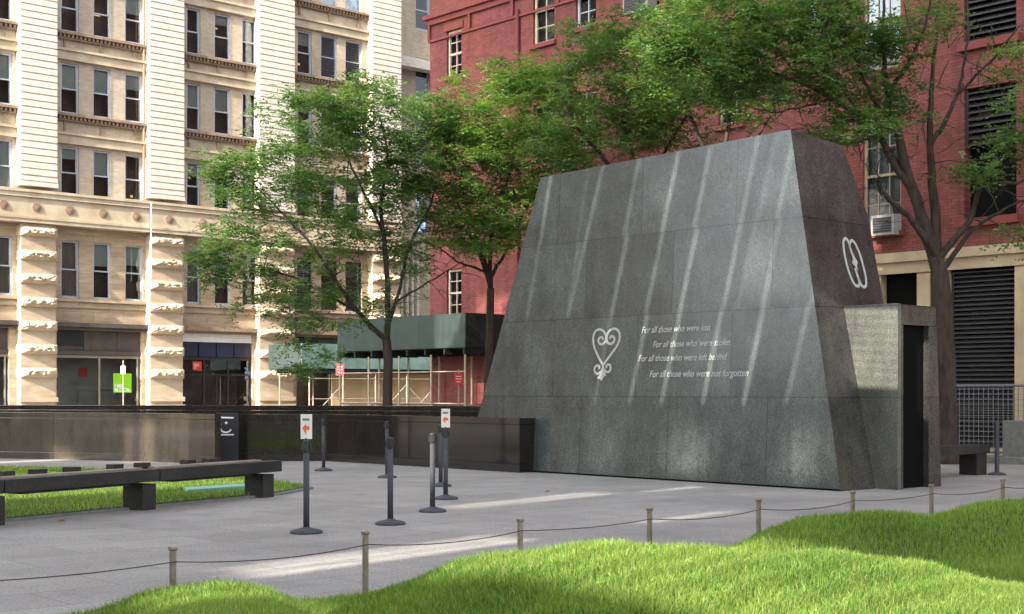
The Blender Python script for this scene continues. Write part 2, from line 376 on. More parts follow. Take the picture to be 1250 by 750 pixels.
for g in gaps:
    mb = MB(); y = g[0]; st_ = 0.3
    while y < g[1]:
        w_ = st_*(1-g[4])
        mb.box(XT-0.05, y, g[2], XT-0.02, min(y+w_, g[1]), g[3]); y += st_
    if g[4] < 0.9: mb.build('louvre', M['louvre_metal'], sun_blocker)  # added bars thin the sunlight let through each hole
# added unseen screen: its slits are shaped to throw bright lines on the chamber
XSN = 3.0
Pf0 = Vector((18.44, 12.79, 0)); T1_ = G(965, 158, 5.82); fn0 = Vector((-1, 0, (T1_.x-18.44)/5.82)).normalized()
def fz(x, y): return PP(580+0.6265*x, 150+0.6265*y, Pf0, fn0)
SL = [((150, 95), (118, 290), 0.05), ((222, 90), (185, 330), 0.04), ((251, 85), (178, 400), 0.05), ((322, 75), (258, 400), 0.05), ((399, 55), (296, 553), 0.06), ((461, 55), (358, 550), 0.06),
      ((546, 35), (440, 553), 0.06), ((584, 30), (505, 400), 0.035), ((622, 45), (517, 553), 0.06), ((664, 300), (604, 560), 0.061)]
ZT_, ZB_ = 6.3, 1.22
def at(pa, pb, z): s_ = (z-pa.z)/(pb.z-pa.z); return pa + (pb-pa)*s_
edges = []
for a, b, w_ in SL:
    pa, pb = fz(*a), fz(*b); edges.append((at(pa, pb, ZT_), at(pa, pb, ZB_), w_))
scr = thing('slatted_screen', (XSN, 15, 0), 'tall slatted steel screen on posts standing left of the viewpoint', 'screen')
def scr_pt(p): y, z = bp(p, XSN); return Vector((XSN, y, z))
rs = random.Random(5)
MASK = [[1, 0.7, 1, 1, 1, 1, 1, .8, 1, 0], [0.5, 0.5, 0.8, 1, 1, 1, 1, .5, 1, .9], [0, 0, 0, .5, 1, 1, 1, 0, 1, 1]]
c0_ = Vector((18.44, 12.79, 0)); cz_ = lambda z: c0_ + (T1_ - c0_)*(z/5.82) + Vector((0, -0.06, 0))
zb_ = [ZT_, 4.38, 2.93, ZB_+0.03]
for k in range(3):                            # three tiers, each pane a little out of line with the one above
    za, zb = zb_[k], zb_[k+1]
    off_ = [rs.uniform(-0.05, 0.05) for _ in edges]; wk = [rs.uniform(0.5, 0.95)*(MASK[k][i]) for i in range(len(edges))]
    row = [(Vector((18.44, 23.5, za)), Vector((18.44, 23.5, zb)), 0)]
    for (t_, b_, w_), o_, m_ in zip(edges, off_, wk):
        row.append((at(t_, b_, za) + Vector((0, o_, 0)), at(t_, b_, zb) + Vector((0, o_, 0)), w_*m_))
    row.append((cz_(za), cz_(zb), 0))
    for j, ((t0, b0, w0), (t1, b1, w1)) in enumerate(zip(row[:-1], row[1:])):
        q = [scr_pt(b0 - Vector((0, w0/2, 0))), scr_pt(b1 + Vector((0, w1/2, 0))), scr_pt(t1 + Vector((0, w1/2, 0))), scr_pt(t0 - Vector((0, w0/2, 0)))]
        soft = {(0, 8): .16, (0, 9): .28, (0, 10): .32, (1, 8): .24, (1, 9): .30, (1, 10): .22, (0, 6): .08, (0, 4): .05, (2, 10): .05, (1, 5): .04, (0, 0): .05}.get((k, j), 0)
        if soft:
            mb = MB(); n_ = 30
            for i in range(n_):
                e_ = soft*(1-abs(2*(i+0.5)/n_-1)**3); s0, s1 = i/n_, (i+1-e_)/n_
                mb.prism([q[0].lerp(q[3], s0), q[1].lerp(q[2], s0), q[1].lerp(q[2], s1), q[0].lerp(q[3], s1)], (0.0015, 0, 0))
            mb.build('slat', M['louvre_metal'], scr)
        else: MB().prism(q, (0.03, 0, 0)).build('slat', M['louvre_metal'], scr)
# right-hand panels leave one opening that lights the entrance panel
for za, zb, yk in ((ZT_, 3.3, 11.6), (2.05, ZB_+0.03, 11.6)):
    MB().prism([scr_pt(cz_(zb)), scr_pt(Vector((18.44, yk, zb))), scr_pt(Vector((18.44, yk, za))), scr_pt(cz_(za))], (0.03, 0, 0)).build('slat', M['louvre_metal'], scr)
mb = MB()
for i in range(9):
    s0 = 2.05+1.25*i/9; mb.prism([scr_pt(cz_(s0)), scr_pt(Vector((18.44, 11.6, s0))), scr_pt(Vector((18.44, 11.6, s0+0.05))), scr_pt(cz_(s0+0.05))], (0.004, 0, 0))
mb.build('slat', M['louvre_metal'], scr)
lo = [scr_pt(Vector((18.44, 24.0, ZB_))), scr_pt(Vector((18.44, 11.6, ZB_))), scr_pt(Vector((18.44, 11.6, -0.4))), scr_pt(Vector((18.44, 24.0, -0.4)))]
mb = MB()
for j in range(44):
    y0_, y1_ = 24.0-j*0.285, 24.0-(j+1)*0.285; ym_ = (y0_+y1_)/2; n_ = 40
    for k in range(n_):
        zm_ = -0.4+1.78*(k+0.5)/n_
        o_ = min(0.6, (0.62*math.exp(-((ym_-16.0)/0.55)**2) + 0.42*math.exp(-((ym_-13.4)/0.5)**2) + 0.2*math.exp(-((ym_-17.9)/0.35)**2)) * math.exp(-((zm_-0.35)/0.55)**2))
        z0_, z1_ = -0.4+1.78*k/n_, -0.4+1.78*(k+1-(o_ if o_ > 0.03 else -0.02))/n_
        mb.prism([scr_pt(Vector((18.44, y0_+0.01, z0_))), scr_pt(Vector((18.44, y1_, z0_))), scr_pt(Vector((18.44, y1_, z1_))), scr_pt(Vector((18.44, y0_+0.01, z1_)))], (0.001+0.0005*(j%2), 0, 0))
mb.build('lower_panel', M['louvre_metal'], scr)
for yy in (lo[0].y, lo[1].y): MB().box(XSN+0.04, yy-0.08, 0, XSN+0.2, yy+0.08, 14.5).build('post', M['black_metal'], scr)

row = thing('stone_terrace', (-24, 41, 0), 'row of freestanding pale stone fins before a dark wall, left of the tower', 'building')
mb = MB(); mb.box(-60, 20, 0, -59, 130, 12)  # unseen fins and backdrop, added only to show as streaks in reflections
mb.build('wall', M['dark_panel'], row)
for k in range(9): MB().box(-27.5, 33.6+k*1.55, 0, -23.9, 33.85+k*1.55+(k%3)*0.12, 8).build('pier', M['cream_stone'], row)

# ------------------------------------------------------------------ cream building across the street
YB = 58.0                                    # pilaster face; bays lie half a metre behind
YW = YB + 0.5
cream = thing('office_building', (35, YB, 0), 'cream brick and stone office building with ribbed pilasters across the street', 'building')
pil = [(-23.4, -21.8), (-17.4, -15.8), (-11.4, -9.8), (-5.4, -3.8), (0.6, 2.2), (6.6, 8.2), (12.6, 14.2), (18.6, 20.1), (24.49, 26.11), (30.46, 32.18), (36.2, 38.18), (42.88, 44.71)]
rowz = [(17.2, 19.35), (13.65, 15.85), (9.98, 12.2), (20.85, 23.0)]
rowD = (5.62, 8.12)
def wx(px, y=YW + 0.12): return PY(px, 100, y).x
bays = [[(wx(-4), wx(14))],
        [(wx(72.5), wx(95)), (wx(112), wx(134)), (wx(151), wx(173))],
        [(wx(226), wx(243)), (wx(260), wx(280)), (wx(294), wx(315))],
        [(wx(361), wx(379)), (wx(390), wx(410)), (wx(420), wx(440))]]
spans = [(20.1, 24.49), (26.11, 30.46), (32.18, 36.2), (38.18, 42.88)]
holes_up, holes_lo = [], []
for b in bays:
    for (x0, x1) in b:
        for (z0, z1) in rowz: holes_up.append((x0, x1, z0, z1))
        holes_lo.append((x0, x1, *rowD))
shops = [(20.3, 24.2), (26.3, 30.3), (32.3, 36.1), (38.6, 42.6)]
for (x0, x1) in shops: holes_lo.append((x0, x1, 0.25, 4.25))
mb = sheet(MB(), (-30, 44.75), (10.2, 27), holes_up, lambda u, v: (u, YW, v), (0, 0.28, 0))
mb.quad((-30, YW, 27), (44.75, YW, 27), (44.75, YW+20, 27), (-30, YW+20, 27)); mb.quad((44.75, YW, 0), (44.75, YW+20, 0), (44.75, YW+20, 27), (44.75, YW, 27)); mb.quad((-30, YW+20, 0), (-30, YW, 0), (-30, YW, 27), (-30, YW+20, 27))
mb.quad((-30, YW+20, 0), (-30, YW+20, 27), (44.75, YW+20, 27), (44.75, YW+20, 0))
mb.build('brick_wall', M['pale_brick'], cream)
sheet(MB(), (-30, 44.75), (0, 10.2), holes_lo, lambda u, v: (u, YW-0.02, v), (0, 0.30, 0)).build('stone_wall', M['tan_stone'], cream)
# recessed end bay towards the corner
mb = MB(); sheet(mb, (44.76, 62), (0, 27), [(46.5, 47.5, z0, z1) for z0, z1 in rowz], lambda u, v: (u, YW+0.6, v), (0, 0.25, 0)); mb.build('end_wall', M['pale_brick'], cream)
MB().box(44.76, YW-0.1, 18.6, 62, YW+0.6, 19.1).build('end_cornice', M['cream_stone'], cream)
mb = MB()
for k in range(5): mb.box(44.95+k*0.36, YW+0.3, 3.9, 45.1+k*0.36, YW+0.58, 8.6)
mb.build('fluted_strips', M['cream_stone'], cream)

def rock_face(mb, x0, x1, z0, z1, y, amp, side=0.5):
    nx, nz = 14, 6
    P = {}
    for i in range(nx+1):
        for j in range(nz+1):
            e = min(i, nx-i, 2) / 2 * min(j, nz-j, 2) / 2
            P[i, j] = (x0+(x1-x0)*i/nx, y - amp*e*random.uniform(0.45, 1.0) - 0.02*e, z0+(z1-z0)*j/nz)
    for i in range(nx):
        for j in range(nz): mb.quad(P[i, j], P[i+1, j], P[i+1, j+1], P[i, j+1])
    mb.quad((x0, y, z0), (x0, y+side, z0), (x0, y+side, z1), (x0, y, z1)); mb.quad((x1, y, z1), (x1, y+side, z1), (x1, y+side, z0), (x1, y, z0))
for k, (x0, x1) in enumerate(pil):
    mb = MB(); mb.box(x0+0.02, YB+0.07, 10.3, x1-0.02, YW+0.05, 27); z = 10.75
    mb.box(x0-0.03, YB-0.04, 10.28, x1+0.03, YB+0.3, 10.46); mb.box(x0-0.01, YB-0.015, 10.50, x1+0.01, YB+0.3, 10.68)
    while z < 26.8:
        mb.box(x0, YB, z, x1, YW, z+0.24); z += 0.29
    mb.build('pilaster', M['cream_stone'], cream)
    mb = MB(); z = 0.55
    mb.box(x0+0.04, YB+0.06, 0, x1-0.04, YW, 8.68)
    mb.box(x0, YB-0.05, 0.1, x1, YB+0.3, 0.5); mb.box(x0-0.02, YB-0.08, 0.75, x1+0.02, YB+0.3, 0.95); mb.box(x0-0.02, YB-0.05, 1.1, x1+0.02, YB+0.3, 1.3); z = 1.62
    while z < 8.5:
        rock_face(mb, x0, x1, z+0.52, min(z+0.93, 8.66), YB+0.0, 0.30, 0.48); mb.quad((x0, YB, min(z+0.93, 8.66)), (x1, YB, min(z+0.93, 8.66)), (x1, YB+0.2, min(z+0.93, 8.66)), (x0, YB+0.2, min(z+0.93, 8.66))); mb.quad((x0, YB+0.2, z+0.52), (x1, YB+0.2, z+0.52), (x1, YB, z+0.52), (x0, YB, z+0.52)); z += 1.0
    mb.build('rusticated_pier', M['pier_stone'], cream)
# belt course with rosettes
mb = MB(); mb.box(16, YB-0.15, 9.98, 44.76, YW-0.03, 10.10); mb.box(16, YB-0.10, 9.78, 44.76, YW-0.03, 9.975); mb.box(16, YB-0.02, 8.98, 44.76, YW-0.03, 9.77); mb.box(16, YB-0.12, 8.7, 44.76, YW-0.03, 8.97); mb.box(16, YB-0.15, 8.86, 44.76, YB-0.12, 8.965)
mb.build('belt_course', M['yellow_stone'], cream)
for k in range(14):
    px = 4 + 40.5 * k
    if px > 470: break
    c = PY(px, 100, YB); mb = MB(); cc = Vector((c.x, YB-0.02, 9.36))
    for r0, h in ((0.2, 0.03), (0.13, 0.05), (0.06, 0.07)):
        mb.prism([(cc.x+r0*math.cos(t*math.pi/6), cc.y+0.005, cc.z+r0*math.sin(t*math.pi/6)) for t in range(12)], (0, -h, 0))
    mb.build('rosette', M['brown_brick'], cream)
# per bay: sills with dentils, lintels, fascia above the shops
for bi, (x0, x1) in enumerate(spans):
    for ri, (z0, z1) in enumerate(rowz):
        mb = MB(); mb.box(x0, YW-0.16, z1+0.12, x1, YW-0.003, z1+0.50); mb.box(x0, YW-0.24, z1+0.50, x1, YW-0.003, z1+0.60); mb.build('lintel', M['yellow_stone'], cream)
        if ri != 2:
            mb = MB(); mb.box(x0, YW-0.26, z0-0.13, x1, YW-0.003, z0-0.02); mb.box(x0, YW-0.14, z0-0.34, x1, YW-0.003, z0-0.27)
            x = x0+0.04
            while x < x1-0.1: mb.box(x, YW-0.2, z0-0.27, x+0.1, YW-0.003, z0-0.135); x += 0.19
            for q in (0.12, 0.5, 0.88): mb.box(x0+(x1-x0)*q-0.04, YW-0.1, z0-0.75, x0+(x1-x0)*q+0.04, YW-0.003, z0-0.345)
            mb.build('sill_course', M['brown_brick'], cream)
    mb = MB(); mb.box(x0, YW-0.2, rowD[0]-0.16, x1, YW-0.023, rowD[0]-0.03); mb.box(x0, YW-0.09, rowD[0]-0.42, x1, YW-0.023, rowD[0]-0.17); mb.build('sill_course', M['tan_stone'], cream)
    mb = MB(); mb.box(x0, YW-0.34, 4.36, x1, YW-0.023, 4.55); mb.box(x0, YW-0.22, 4.26, x1, YW-0.023, 4.36); mb.build('shop_cornice', M['storefront_brown'] if bi < 2 else M['brown_brick'], cream)
# windows
LOUV = set()
def sash_window(parent, x0, x1, z0, z1, y, frame, blind=0.0, louvre=False, cover='blind', yd=0.14, lights=False):
    mb = MB(); f = 0.075; yy = y + yd
    mb.box(x0+0.002, yy-0.06, z0+0.002, x0+f, yy+0.06, z1-0.002); mb.box(x1-f, yy-0.06, z0+0.002, x1-0.002, yy+0.06, z1-0.002)
    mb.box(x0+f, yy-0.06, z1-f, x1-f, yy+0.06, z1-0.002); mb.box(x0+f, yy-0.08, z0+0.002, x1-f, yy+0.06, z0+f+0.02)
    zm = (z0+z1)/2; mb.box(x0+f, yy-0.04, zm-0.03, x1-f, yy+0.04, zm+0.03)
    mb.box(x0+f, yy-0.03, zm+0.03, x0+f+0.035, yy+0.02, z1-f); mb.box(x1-f-0.035, yy-0.03, zm+0.03, x1-f, yy+0.02, z1-f)
    wn_ = mb.build('window', frame, parent)
    if louvre:
        mb = MB(); z = z0+f+0.02
        while z < z1-f:
            mb.hexa([(x0+f, yy-0.05, z), (x1-f, yy-0.05, z), (x1-f, yy+0.05, z+0.06), (x0+f, yy+0.05, z+0.06)], [(x0+f, yy-0.05, z+0.02), (x1-f, yy-0.05, z+0.02), (x1-f, yy+0.05, z+0.08), (x0+f, yy+0.05, z+0.08)]); z += 0.105
        mb.build('louvre', M['louvre_metal'], wn_)
    else:
        MB().box(x0+f, yy-0.006, z0+f, x1-f, yy+0.006, z1-f).build('pane', M['glass'], wn_)
        if blind > 0: MB().box(x0+f, yy+0.09, z1-f-(z1-z0-2*f)*blind, x1-f, yy+0.10, z1-f).build(cover, M[cover], wn_)
    MB().quad((x0-0.3, yy+0.75, z0-0.2), (x1+0.3, yy+0.75, z0-0.2), (x1+0.3, yy+0.75, z1+0.2), (x0-0.3, yy+0.75, z1+0.2)).build('interior', M['interior'], wn_)
    if lights:
        mb = MB()
        for q in lights: mb.box(x0+(x1-x0)*q[0]-q[2], yy+0.5, z0+(z1-z0)*q[1]-q[3], x0+(x1-x0)*q[0]+q[2], yy+0.56, z0+(z1-z0)*q[1]+q[3])
        mb.build('ceiling_lamp', M['lamp_glow'], wn_)
    return wn_
BL = {(1,0,0):0, (1,0,1):0.0, (1,1,0):0.52, (1,1,1):0.5, (1,1,2):0.3, (0,1,0):0.5, (2,1,0):0.5, (2,1,1):0.5, (1,2,0):0.2, (2,2,0):0.25, (0,2,0):1.0, (2,0,0):0.0, (3,0,0):0.3}
for bi, b in enumerate(bays):
    for wi, (x0, x1) in enumerate(b):
        for ri, (z0, z1) in enumerate(rowz):
            sash_window(cream, x0, x1, z0, z1, YW, M['blue_frame'], BL.get((bi, ri, wi), random.choice([0, 0.2, 0.35, 0.5, 0.65])), louvre=(bi == 3 and ri == 0 and wi > 0), lights={(1, 0, 1): [(0.5, 0.55, 0.22, 0.05)], (3, 0, 0): [(0.45, 0.3, 0.2, 0.05)], (1, 2, 2): [(0.25, 0.15, 0.05, 0.05), (0.75, 0.2, 0.05, 0.05)], (2, 0, 2): [(0.5, 0.7, 0.25, 0.04)], (2, 0, 1): [(0.4, 0.75, 0.2, 0.03)]}.get((bi, ri, wi), False))
        cv = 'curtain' if (bi, wi) in ((1, 0), (2, 0), (0, 0)) else 'blind'
        sash_window(cream, x0, x1, *rowD, YW, M['blue_frame'] if bi < 3 else M['black_metal'], {(1,0):1.0, (2,0):1.0, (1,1):0.4, (1,2):0.35, (0,0):1.0}.get((bi, wi), 0.3), louvre=(bi == 3 and wi == 0), cover=cv)
for z0, z1 in rowz: sash_window(cream, 46.5, 47.5, z0, z1, YW+0.6, M['blue_frame'])
MB().tube([(30.33, YB+0.32, 27), (30.33, YB+0.32, 10.3)], 0.055, 8).build('downpipe', M['brown_brick'], cream)
MB().tube([(30.36, YB-0.30, 10.0), (30.36, YB-0.30, 6.6)], 0.025, 6).build('downpipe', M['white_paint'], cream)
# shopfronts
def font_mesh(body, name, size, m, parent, org, ex, ey, nrm, width=None, shear=0.0, th=0.004, align='LEFT', offset=0.0, xscale=1.0):
    cu = bpy.data.curves.new(name, 'FONT'); cu.body = body; cu.size = size; cu.shear = shear; cu.align_x = align; cu.extrude = th/2; cu.offset = offset
    to = bpy.data.objects.new(name, cu); COL.objects.link(to)
    dg = bpy.context.evaluated_depsgraph_get(); me = bpy.data.meshes.new_from_object(to.evaluated_get(dg)); bpy.data.objects.remove(to)
    xs = [v.co.x for v in me.vertices]; k = (width/(max(xs)-min(xs))) if width else xscale; x_0 = min(xs) if align == 'LEFT' else 0
    root = parent
    while root.parent: root = root.parent
    off = Vector(root.location)
    for v in me.vertices:
        c = v.co.copy(); v.co = org + ex*((c.x-x_0)*k) + ey*c.y + nrm*(c.z + th/2 + 0.003) - off
    me.materials.clear(); me.materials.append(m)
    o = bpy.data.objects.new(name, me); COL.objects.link(o); o.parent = parent; return o
ex_c, ey_c, n_c = Vector((1,0,0)), Vector((0,0,1)), Vector((0,-1,0))
for k, (x0, x1) in enumerate(shops):
    y = YW + 0.16; dark = k == 2
    fm = M['bronze_frame'] if not dark else M['black_metal']
    mb = MB(); mb.box(x0+0.003, y-0.05, 3.02, x1-0.003, y+0.05, 3.14)
    for xx in ([x0+0.003, x0+(x1-x0)*0.5, x1-0.16] if not dark else [x0+0.003, x0+(x1-x0)*0.32, x0+(x1-x0)*0.66, x1-0.09]): mb.box(xx, y-0.05, 0.26, xx+(0.07 if xx != x0+0.003 else 0.05), y+0.05, 3.02)
    mb.box(x0+0.05, y-0.04, 0.26, x1-0.09, y+0.04, 0.42)
    if dark:
        mb.box(x0+0.05, y-0.045, 2.30, x1-0.09, y+0.045, 2.36); mb.box(x0+1.9, y-0.045, 0.42, x0+1.96, y+0.045, 2.3)
    fr_ = mb.build('shopfront', fm, cream)
    MB().box(x0+0.05, y-0.006, 0.42, x1-0.09, y+0.006, 3.02).build('pane', M['glass'], fr_)
    mb = MB(); mb.quad((x0, y+1.3, 0.1), (x1, y+1.3, 0.1), (x1, y+1.3, 4.3), (x0, y+1.3, 4.3)); mb.quad((x0, y+0.06, 0.1), (x1, y+0.06, 0.1), (x1, y+1.3, 0.1), (x0, y+1.3, 0.1)); mb.quad((x0, y+0.06, 0.1), (x0, y+1.3, 0.1), (x0, y+1.3, 4.3), (x0, y+0.06, 4.3)); mb.quad((x1, y+0.06, 0.1), (x1, y+1.3, 0.1), (x1, y+1.3, 4.3), (x1, y+0.06, 4.3)); mb.build('interior', M['shop_interior'] if not dark else M['interior'], fr_)
    if not dark:
        mb = MB(); mb.box(x0+0.003, y-0.02, 3.14, x1-0.003, y+0.02, 4.24); mb.box(x0+0.003, y-0.12, 3.16, x1-0.003, y-0.02, 3.32); mb.box(x0+1.3, y-0.08, 3.34, x0+1.55, y-0.02, 4.2); mb.box(x0+2.9, y-0.06, 3.34, x0+3.0, y-0.02, 4.2); mb.build('transom_panel', M['storefront_brown'], fr_)
        MB().box(x0+0.1, y-0.05, 3.55, x0+1.25, y-0.022, 4.2).build('vent_grille', M['black_metal'], fr_)
    else:
        MB().box(x0+0.003, y-0.1, 3.86, x1-0.003, y+0.02, 4.24).build('fascia_band', M['white_paint'], fr_)
        mb = MB(); ws = (x1-x0)/4
        for i in range(4): mb.box(x0+ws*i+0.03, y-0.05, 3.17, x0+ws*(i+1)-0.03, y+0.02, 3.83)
        mb.build('transom_panel', M['steel_blue'], fr_)
    if k == 1:
        mb = MB()
        for xx in (x0+1.3, x0+2.2, x0+3.2): mb.box(xx, y+0.6, 0.2, xx+0.07, y+0.66, 1.55)
        mb.box(x0+1.3, y+0.6, 1.55, x1-0.3, y+0.66, 1.65); mb.build('counter_rail', M['bronze_frame'], fr_)
        p = PY(138.5, 456, y-0.03); q = PY(160.5, 479.5, y-0.03)
        sg = MB().box(p.x, y-0.035, q.z, q.x, y-0.01, p.z).build('shop_sign', M['sign_green'], fr_)
        wsg = q.x-p.x
        for t, zz in (('H&R', 0.235), ('BLOCK', 0.045)): font_mesh(t, 'lettering', 0.235, M['white_paint'], sg, Vector((p.x+0.05, y-0.035, q.z+zz)), ex_c, ey_c, n_c, offset=0.006, xscale=wsg*0.9/0.86 if t == 'BLOCK' else 1.0, width=wsg*0.85 if t == 'BLOCK' else wsg*0.55)
        p = PY(96, 449, y+0.4); q = PY(107, 460, y+0.4); MB().box(p.x, y+0.4, q.z, q.x, y+0.42, p.z).build('notice', M['sign_red'], fr_)
    if k == 2:
        p = PY(235, 441.5, y-0.06); q = PY(246, 452.5, y-0.06); s_ = MB().box(p.x, y-0.075, q.z, q.x, y-0.06, p.z).build('notice', M['sign_red'], fr_)
        mb = MB()
        for zz in (0.28, 0.2, 0.1): mb.box(p.x+0.05, y-0.081, q.z+zz, p.x+0.05+(0.28 if zz > 0.15 else 0.16), y-0.078, q.z+zz+0.03)
        mb.build('notice_text', M['white_paint'], s_)
        a = PY(299, 449, y-0.03); b_ = PY(311, 462, y-0.03); mb = MB()
        for p_, q_ in (((a.x, a.z), (b_.x, b_.z)), ((a.x, b_.z), (b_.x, a.z))):
            mb.ribbon([p_, q_], 0.06, Vector((0, y-0.014, 0)), ex_c, ey_c, n_c)
        mb.build('tape_cross', M['sign_blue'], fr_)
        for px, py in ((252, 446), (260, 457), (309, 446)):
            p = PY(px, py, y+0.5); MB().lathe((p.x, y+0.5, p.z), [(0.01, -0.07), (0.06, -0.04), (0.07, 0.0), (0.05, 0.05), (0.01, 0.07)], 10).build('globe_lamp', M['white_paint'], fr_)

# ------------------------------------------------------------------ red brick building on the right
XR = 31.5
YC = PX(525, 100, XR).y
red = thing('brick_building', (XR, 20, 0), 'red painted brick building with sash windows and louvred openings behind the granite chamber', 'building')
def rw(pxa, pya, pxb, pyb):                  # opening from two photo corners
    a = PX(pxa, pya, XR+0.12); b = PX(pxb, pyb, XR+0.12); return (min(a.y, b.y), max(a.y, b.y), min(a.z, b.z), max(a.z, b.z))
rwins = [rw(548.5, 40, 566.5, 92), rw(654, -26, 680, 50), rw(706, -40, 731, 30), rw(548.5, 330, 566.5, 386),
         rw(1056, 148, 1103, 282), rw(1056, -30, 1103, 82), rw(655, 130, 681, 190), rw(707, 115, 732, 180), rw(780, -30, 808, 12), rw(782, 105, 808, 172), rw(880, 75, 910, 150), rw(965, -40, 1000, 55)]
rlouv = [rw(1180, -60, 1244, 42), rw(1180, 110, 1244, 262)]
rlow = [rw(1163, 322, 1243, 548), rw(1080, 318, 1124, 548)]
mb = sheet(MB(), (-6, YC), (4.95, 26), rwins + rlouv, lambda u, v: (XR, u, v), (0.3, 0, 0))
MB().quad((XR, YC, 0), (XR+25, YC, 0), (XR+25, YC, 26), (XR, YC, 26)).build('street_side_wall', M['side_brick'], red); mb.quad((XR, -6, 26), (XR, YC, 26), (XR+25, YC, 26), (XR+25, -6, 26)); mb.quad((XR+25, -6, 0), (XR+25, YC, 0), (XR+25, YC, 26), (XR+25, -6, 26)); mb.quad((XR, -6, 0), (XR+25, -6, 0), (XR+25, -6, 26), (XR, -6, 26))
sheet(mb, (21.6, YC), (0, 4.95), [h for h in rwins if h[2] < 4.95], lambda u, v: (XR, u, v), None)
mb.build('brick_wall', M['red_brick'], red)
mb = sheet(MB(), (-6, 21.6), (0, 4.95), rlow, lambda u, v: (XR-0.06, u, v), (0.35, 0, 0)); mb.box(XR-0.22, -6, 4.84, XR-0.003, 21.6, 5.08); mb.box(XR-0.13, -6, 4.55, XR-0.063, 21.6, 4.84)
for h in rlow:
    for yy in (h[0]-0.42, h[1]+0.04): mb.box(XR-0.16, yy, 0, XR-0.063, yy+0.36, 4.5)
mb.build('stone_ground_storey', M['sandstone'], red)
mb = MB(); mb.box(XR-0.2, 25, 14.75, XR-0.003, YC+0.2, 14.9); mb.box(XR-0.1, 25, 14.55, XR-0.003, YC+0.1, 14.75); mb.box(XR-0.07, 25, 13.95, XR-0.003, YC+0.04, 14.03)
for k in range(8): mb.box(XR-0.09, YC-0.08-k*2.2, 14.03, XR-0.003, YC+0.04-k*2.2, 14.55)
mb.build('cornice', M['red_trim'], red)
p = PX(632, 60, XR-0.06); MB().tube([(XR-0.08, p.y, 14.2), (XR-0.08, p.y, 5)], 0.07, 8).build('downpipe', M['red_trim'], red)
for wi, (y0, y1, z0, z1) in enumerate(rwins):
    mb = MB(); x = XR+0.14; f = 0.08
    mb.box(x-0.05, y0+0.002, z0+0.002, x+0.05, y0+f, z1-0.002); mb.box(x-0.05, y1-f, z0+0.002, x+0.05, y1-0.002, z1-0.002); mb.box(x-0.05, y0+f, z1-f, x+0.05, y1-f, z1-0.002); mb.box(x-0.05, y0+f, z0+0.002, x+0.05, y1-f, z0+f)
    zm = (z0+z1)/2; mb.box(x-0.04, y0+f, zm-0.035, x+0.04, y1-f, zm+0.035)
    nc = 3 if (y1-y0) > 1.15 or wi >= 4 else 2
    for k in range(1, nc): yy = y0+f+(y1-y0-2*f)*k/nc; mb.box(x-0.022, yy-0.014, z0+f, x+0.022, yy+0.014, zm-0.035); mb.box(x-0.022, yy-0.014, zm+0.035, x+0.022, yy+0.014, z1-f)
    for zz in ((z0+zm)/2, (z1+zm)/2): mb.box(x-0.02, y0+f, zz-0.013, x+0.02, y1-f, zz+0.013)
    wn_ = mb.build('window', M['tan_frame'] if wi >= 4 else M['cream_frame'] if wi != 2 else M['blue_frame'], red)
    MB().box(x-0.005, y0+f, z0+f, x+0.005, y1-f, z1-f).build('pane', M['glass'], wn_)
    bl = 0.75 if wi < 4 else 1.05
    if bl: MB().box(x+0.09, y0+f, max(z0+f, z1-f-(z1-z0)*bl*0.9), x+0.1, y1-f, z1-f).build('blind', M['blind'] if wi < 4 else M['grey_shade'], wn_)  # later windows get full grey sheets standing in for sky reflected in glass
    MB().quad((x+0.8, y0-0.3, z0-0.3), (x+0.8, y1+0.3, z0-0.3), (x+0.8, y1+0.3, z1+0.3), (x+0.8, y0-0.3, z1+0.3)).build('interior', M['interior'], wn_)
    MB().box(XR-0.12, y0-0.1, z0-0.14, XR-0.003, y1+0.1, z0-0.003).build('window_sill', M['red_trim'], wn_)
    MB().box(XR-0.04, y0-0.12, z1+0.003, XR-0.003, y1+0.12, z1+0.24).build('window_lintel', M['red_trim'], wn_)
def louvre_panel(y0, y1, z0, z1, name, step=0.16, x=XR+0.15):
    mb = MB(); z = z0+0.03
    mb.box(x-0.06, y0+0.002, z0+0.002, x+0.1, y0+0.06, z1-0.002); mb.box(x-0.06, y1-0.06, z0+0.002, x+0.1, y1-0.002, z1-0.002)
    while z < z1-0.05:
        mb.hexa([(x-0.06, y0+0.06, z), (x+0.06, y0+0.06, z+0.09), (x+0.06, y1-0.06, z+0.09), (x-0.06, y1-0.06, z)], [(x-0.06, y0+0.06, z+0.03), (x+0.06, y0+0.06, z+0.12), (x+0.06, y1-0.06, z+0.12), (x-0.06, y1-0.06, z+0.03)]); z += step
    o = mb.build(name, M['black_metal'], red)
    MB().box(x+0.18, y0+0.002, z0+0.002, x+0.22, y1-0.002, z1-0.002).build('backing', M['dark_void'], o); return o
louvre_panel(*rlouv[0], 'louvre')
h = rlouv[1]; zc = h[2]+(h[3]-h[2])*0.55; louvre_panel(h[0], h[1], zc, h[3], 'louvre')
MB().box(XR+0.3, h[0]+0.002, h[2]+0.002, XR+0.34, h[1]-0.002, zc-0.002).build('opening_back', M['dark_void'], red)
for hh in rlouv:
    MB().box(XR-0.14, hh[0]-0.12, hh[2]-0.2, XR-0.003, hh[1]+0.12, hh[2]-0.003).build('louvre_sill', M['red_trim'], red)
h = rlow[0]; louvre_panel(*h, 'roller_shutter', 0.115, XR+0.12)
h = rlow[1]; MB().box(XR+0.2, h[0]+0.002, h[2]+0.002, XR+0.24, h[1]-0.002, h[3]-0.002).build('recessed_door', M['dark_void'], red)  # near-black sheet set back in the opening
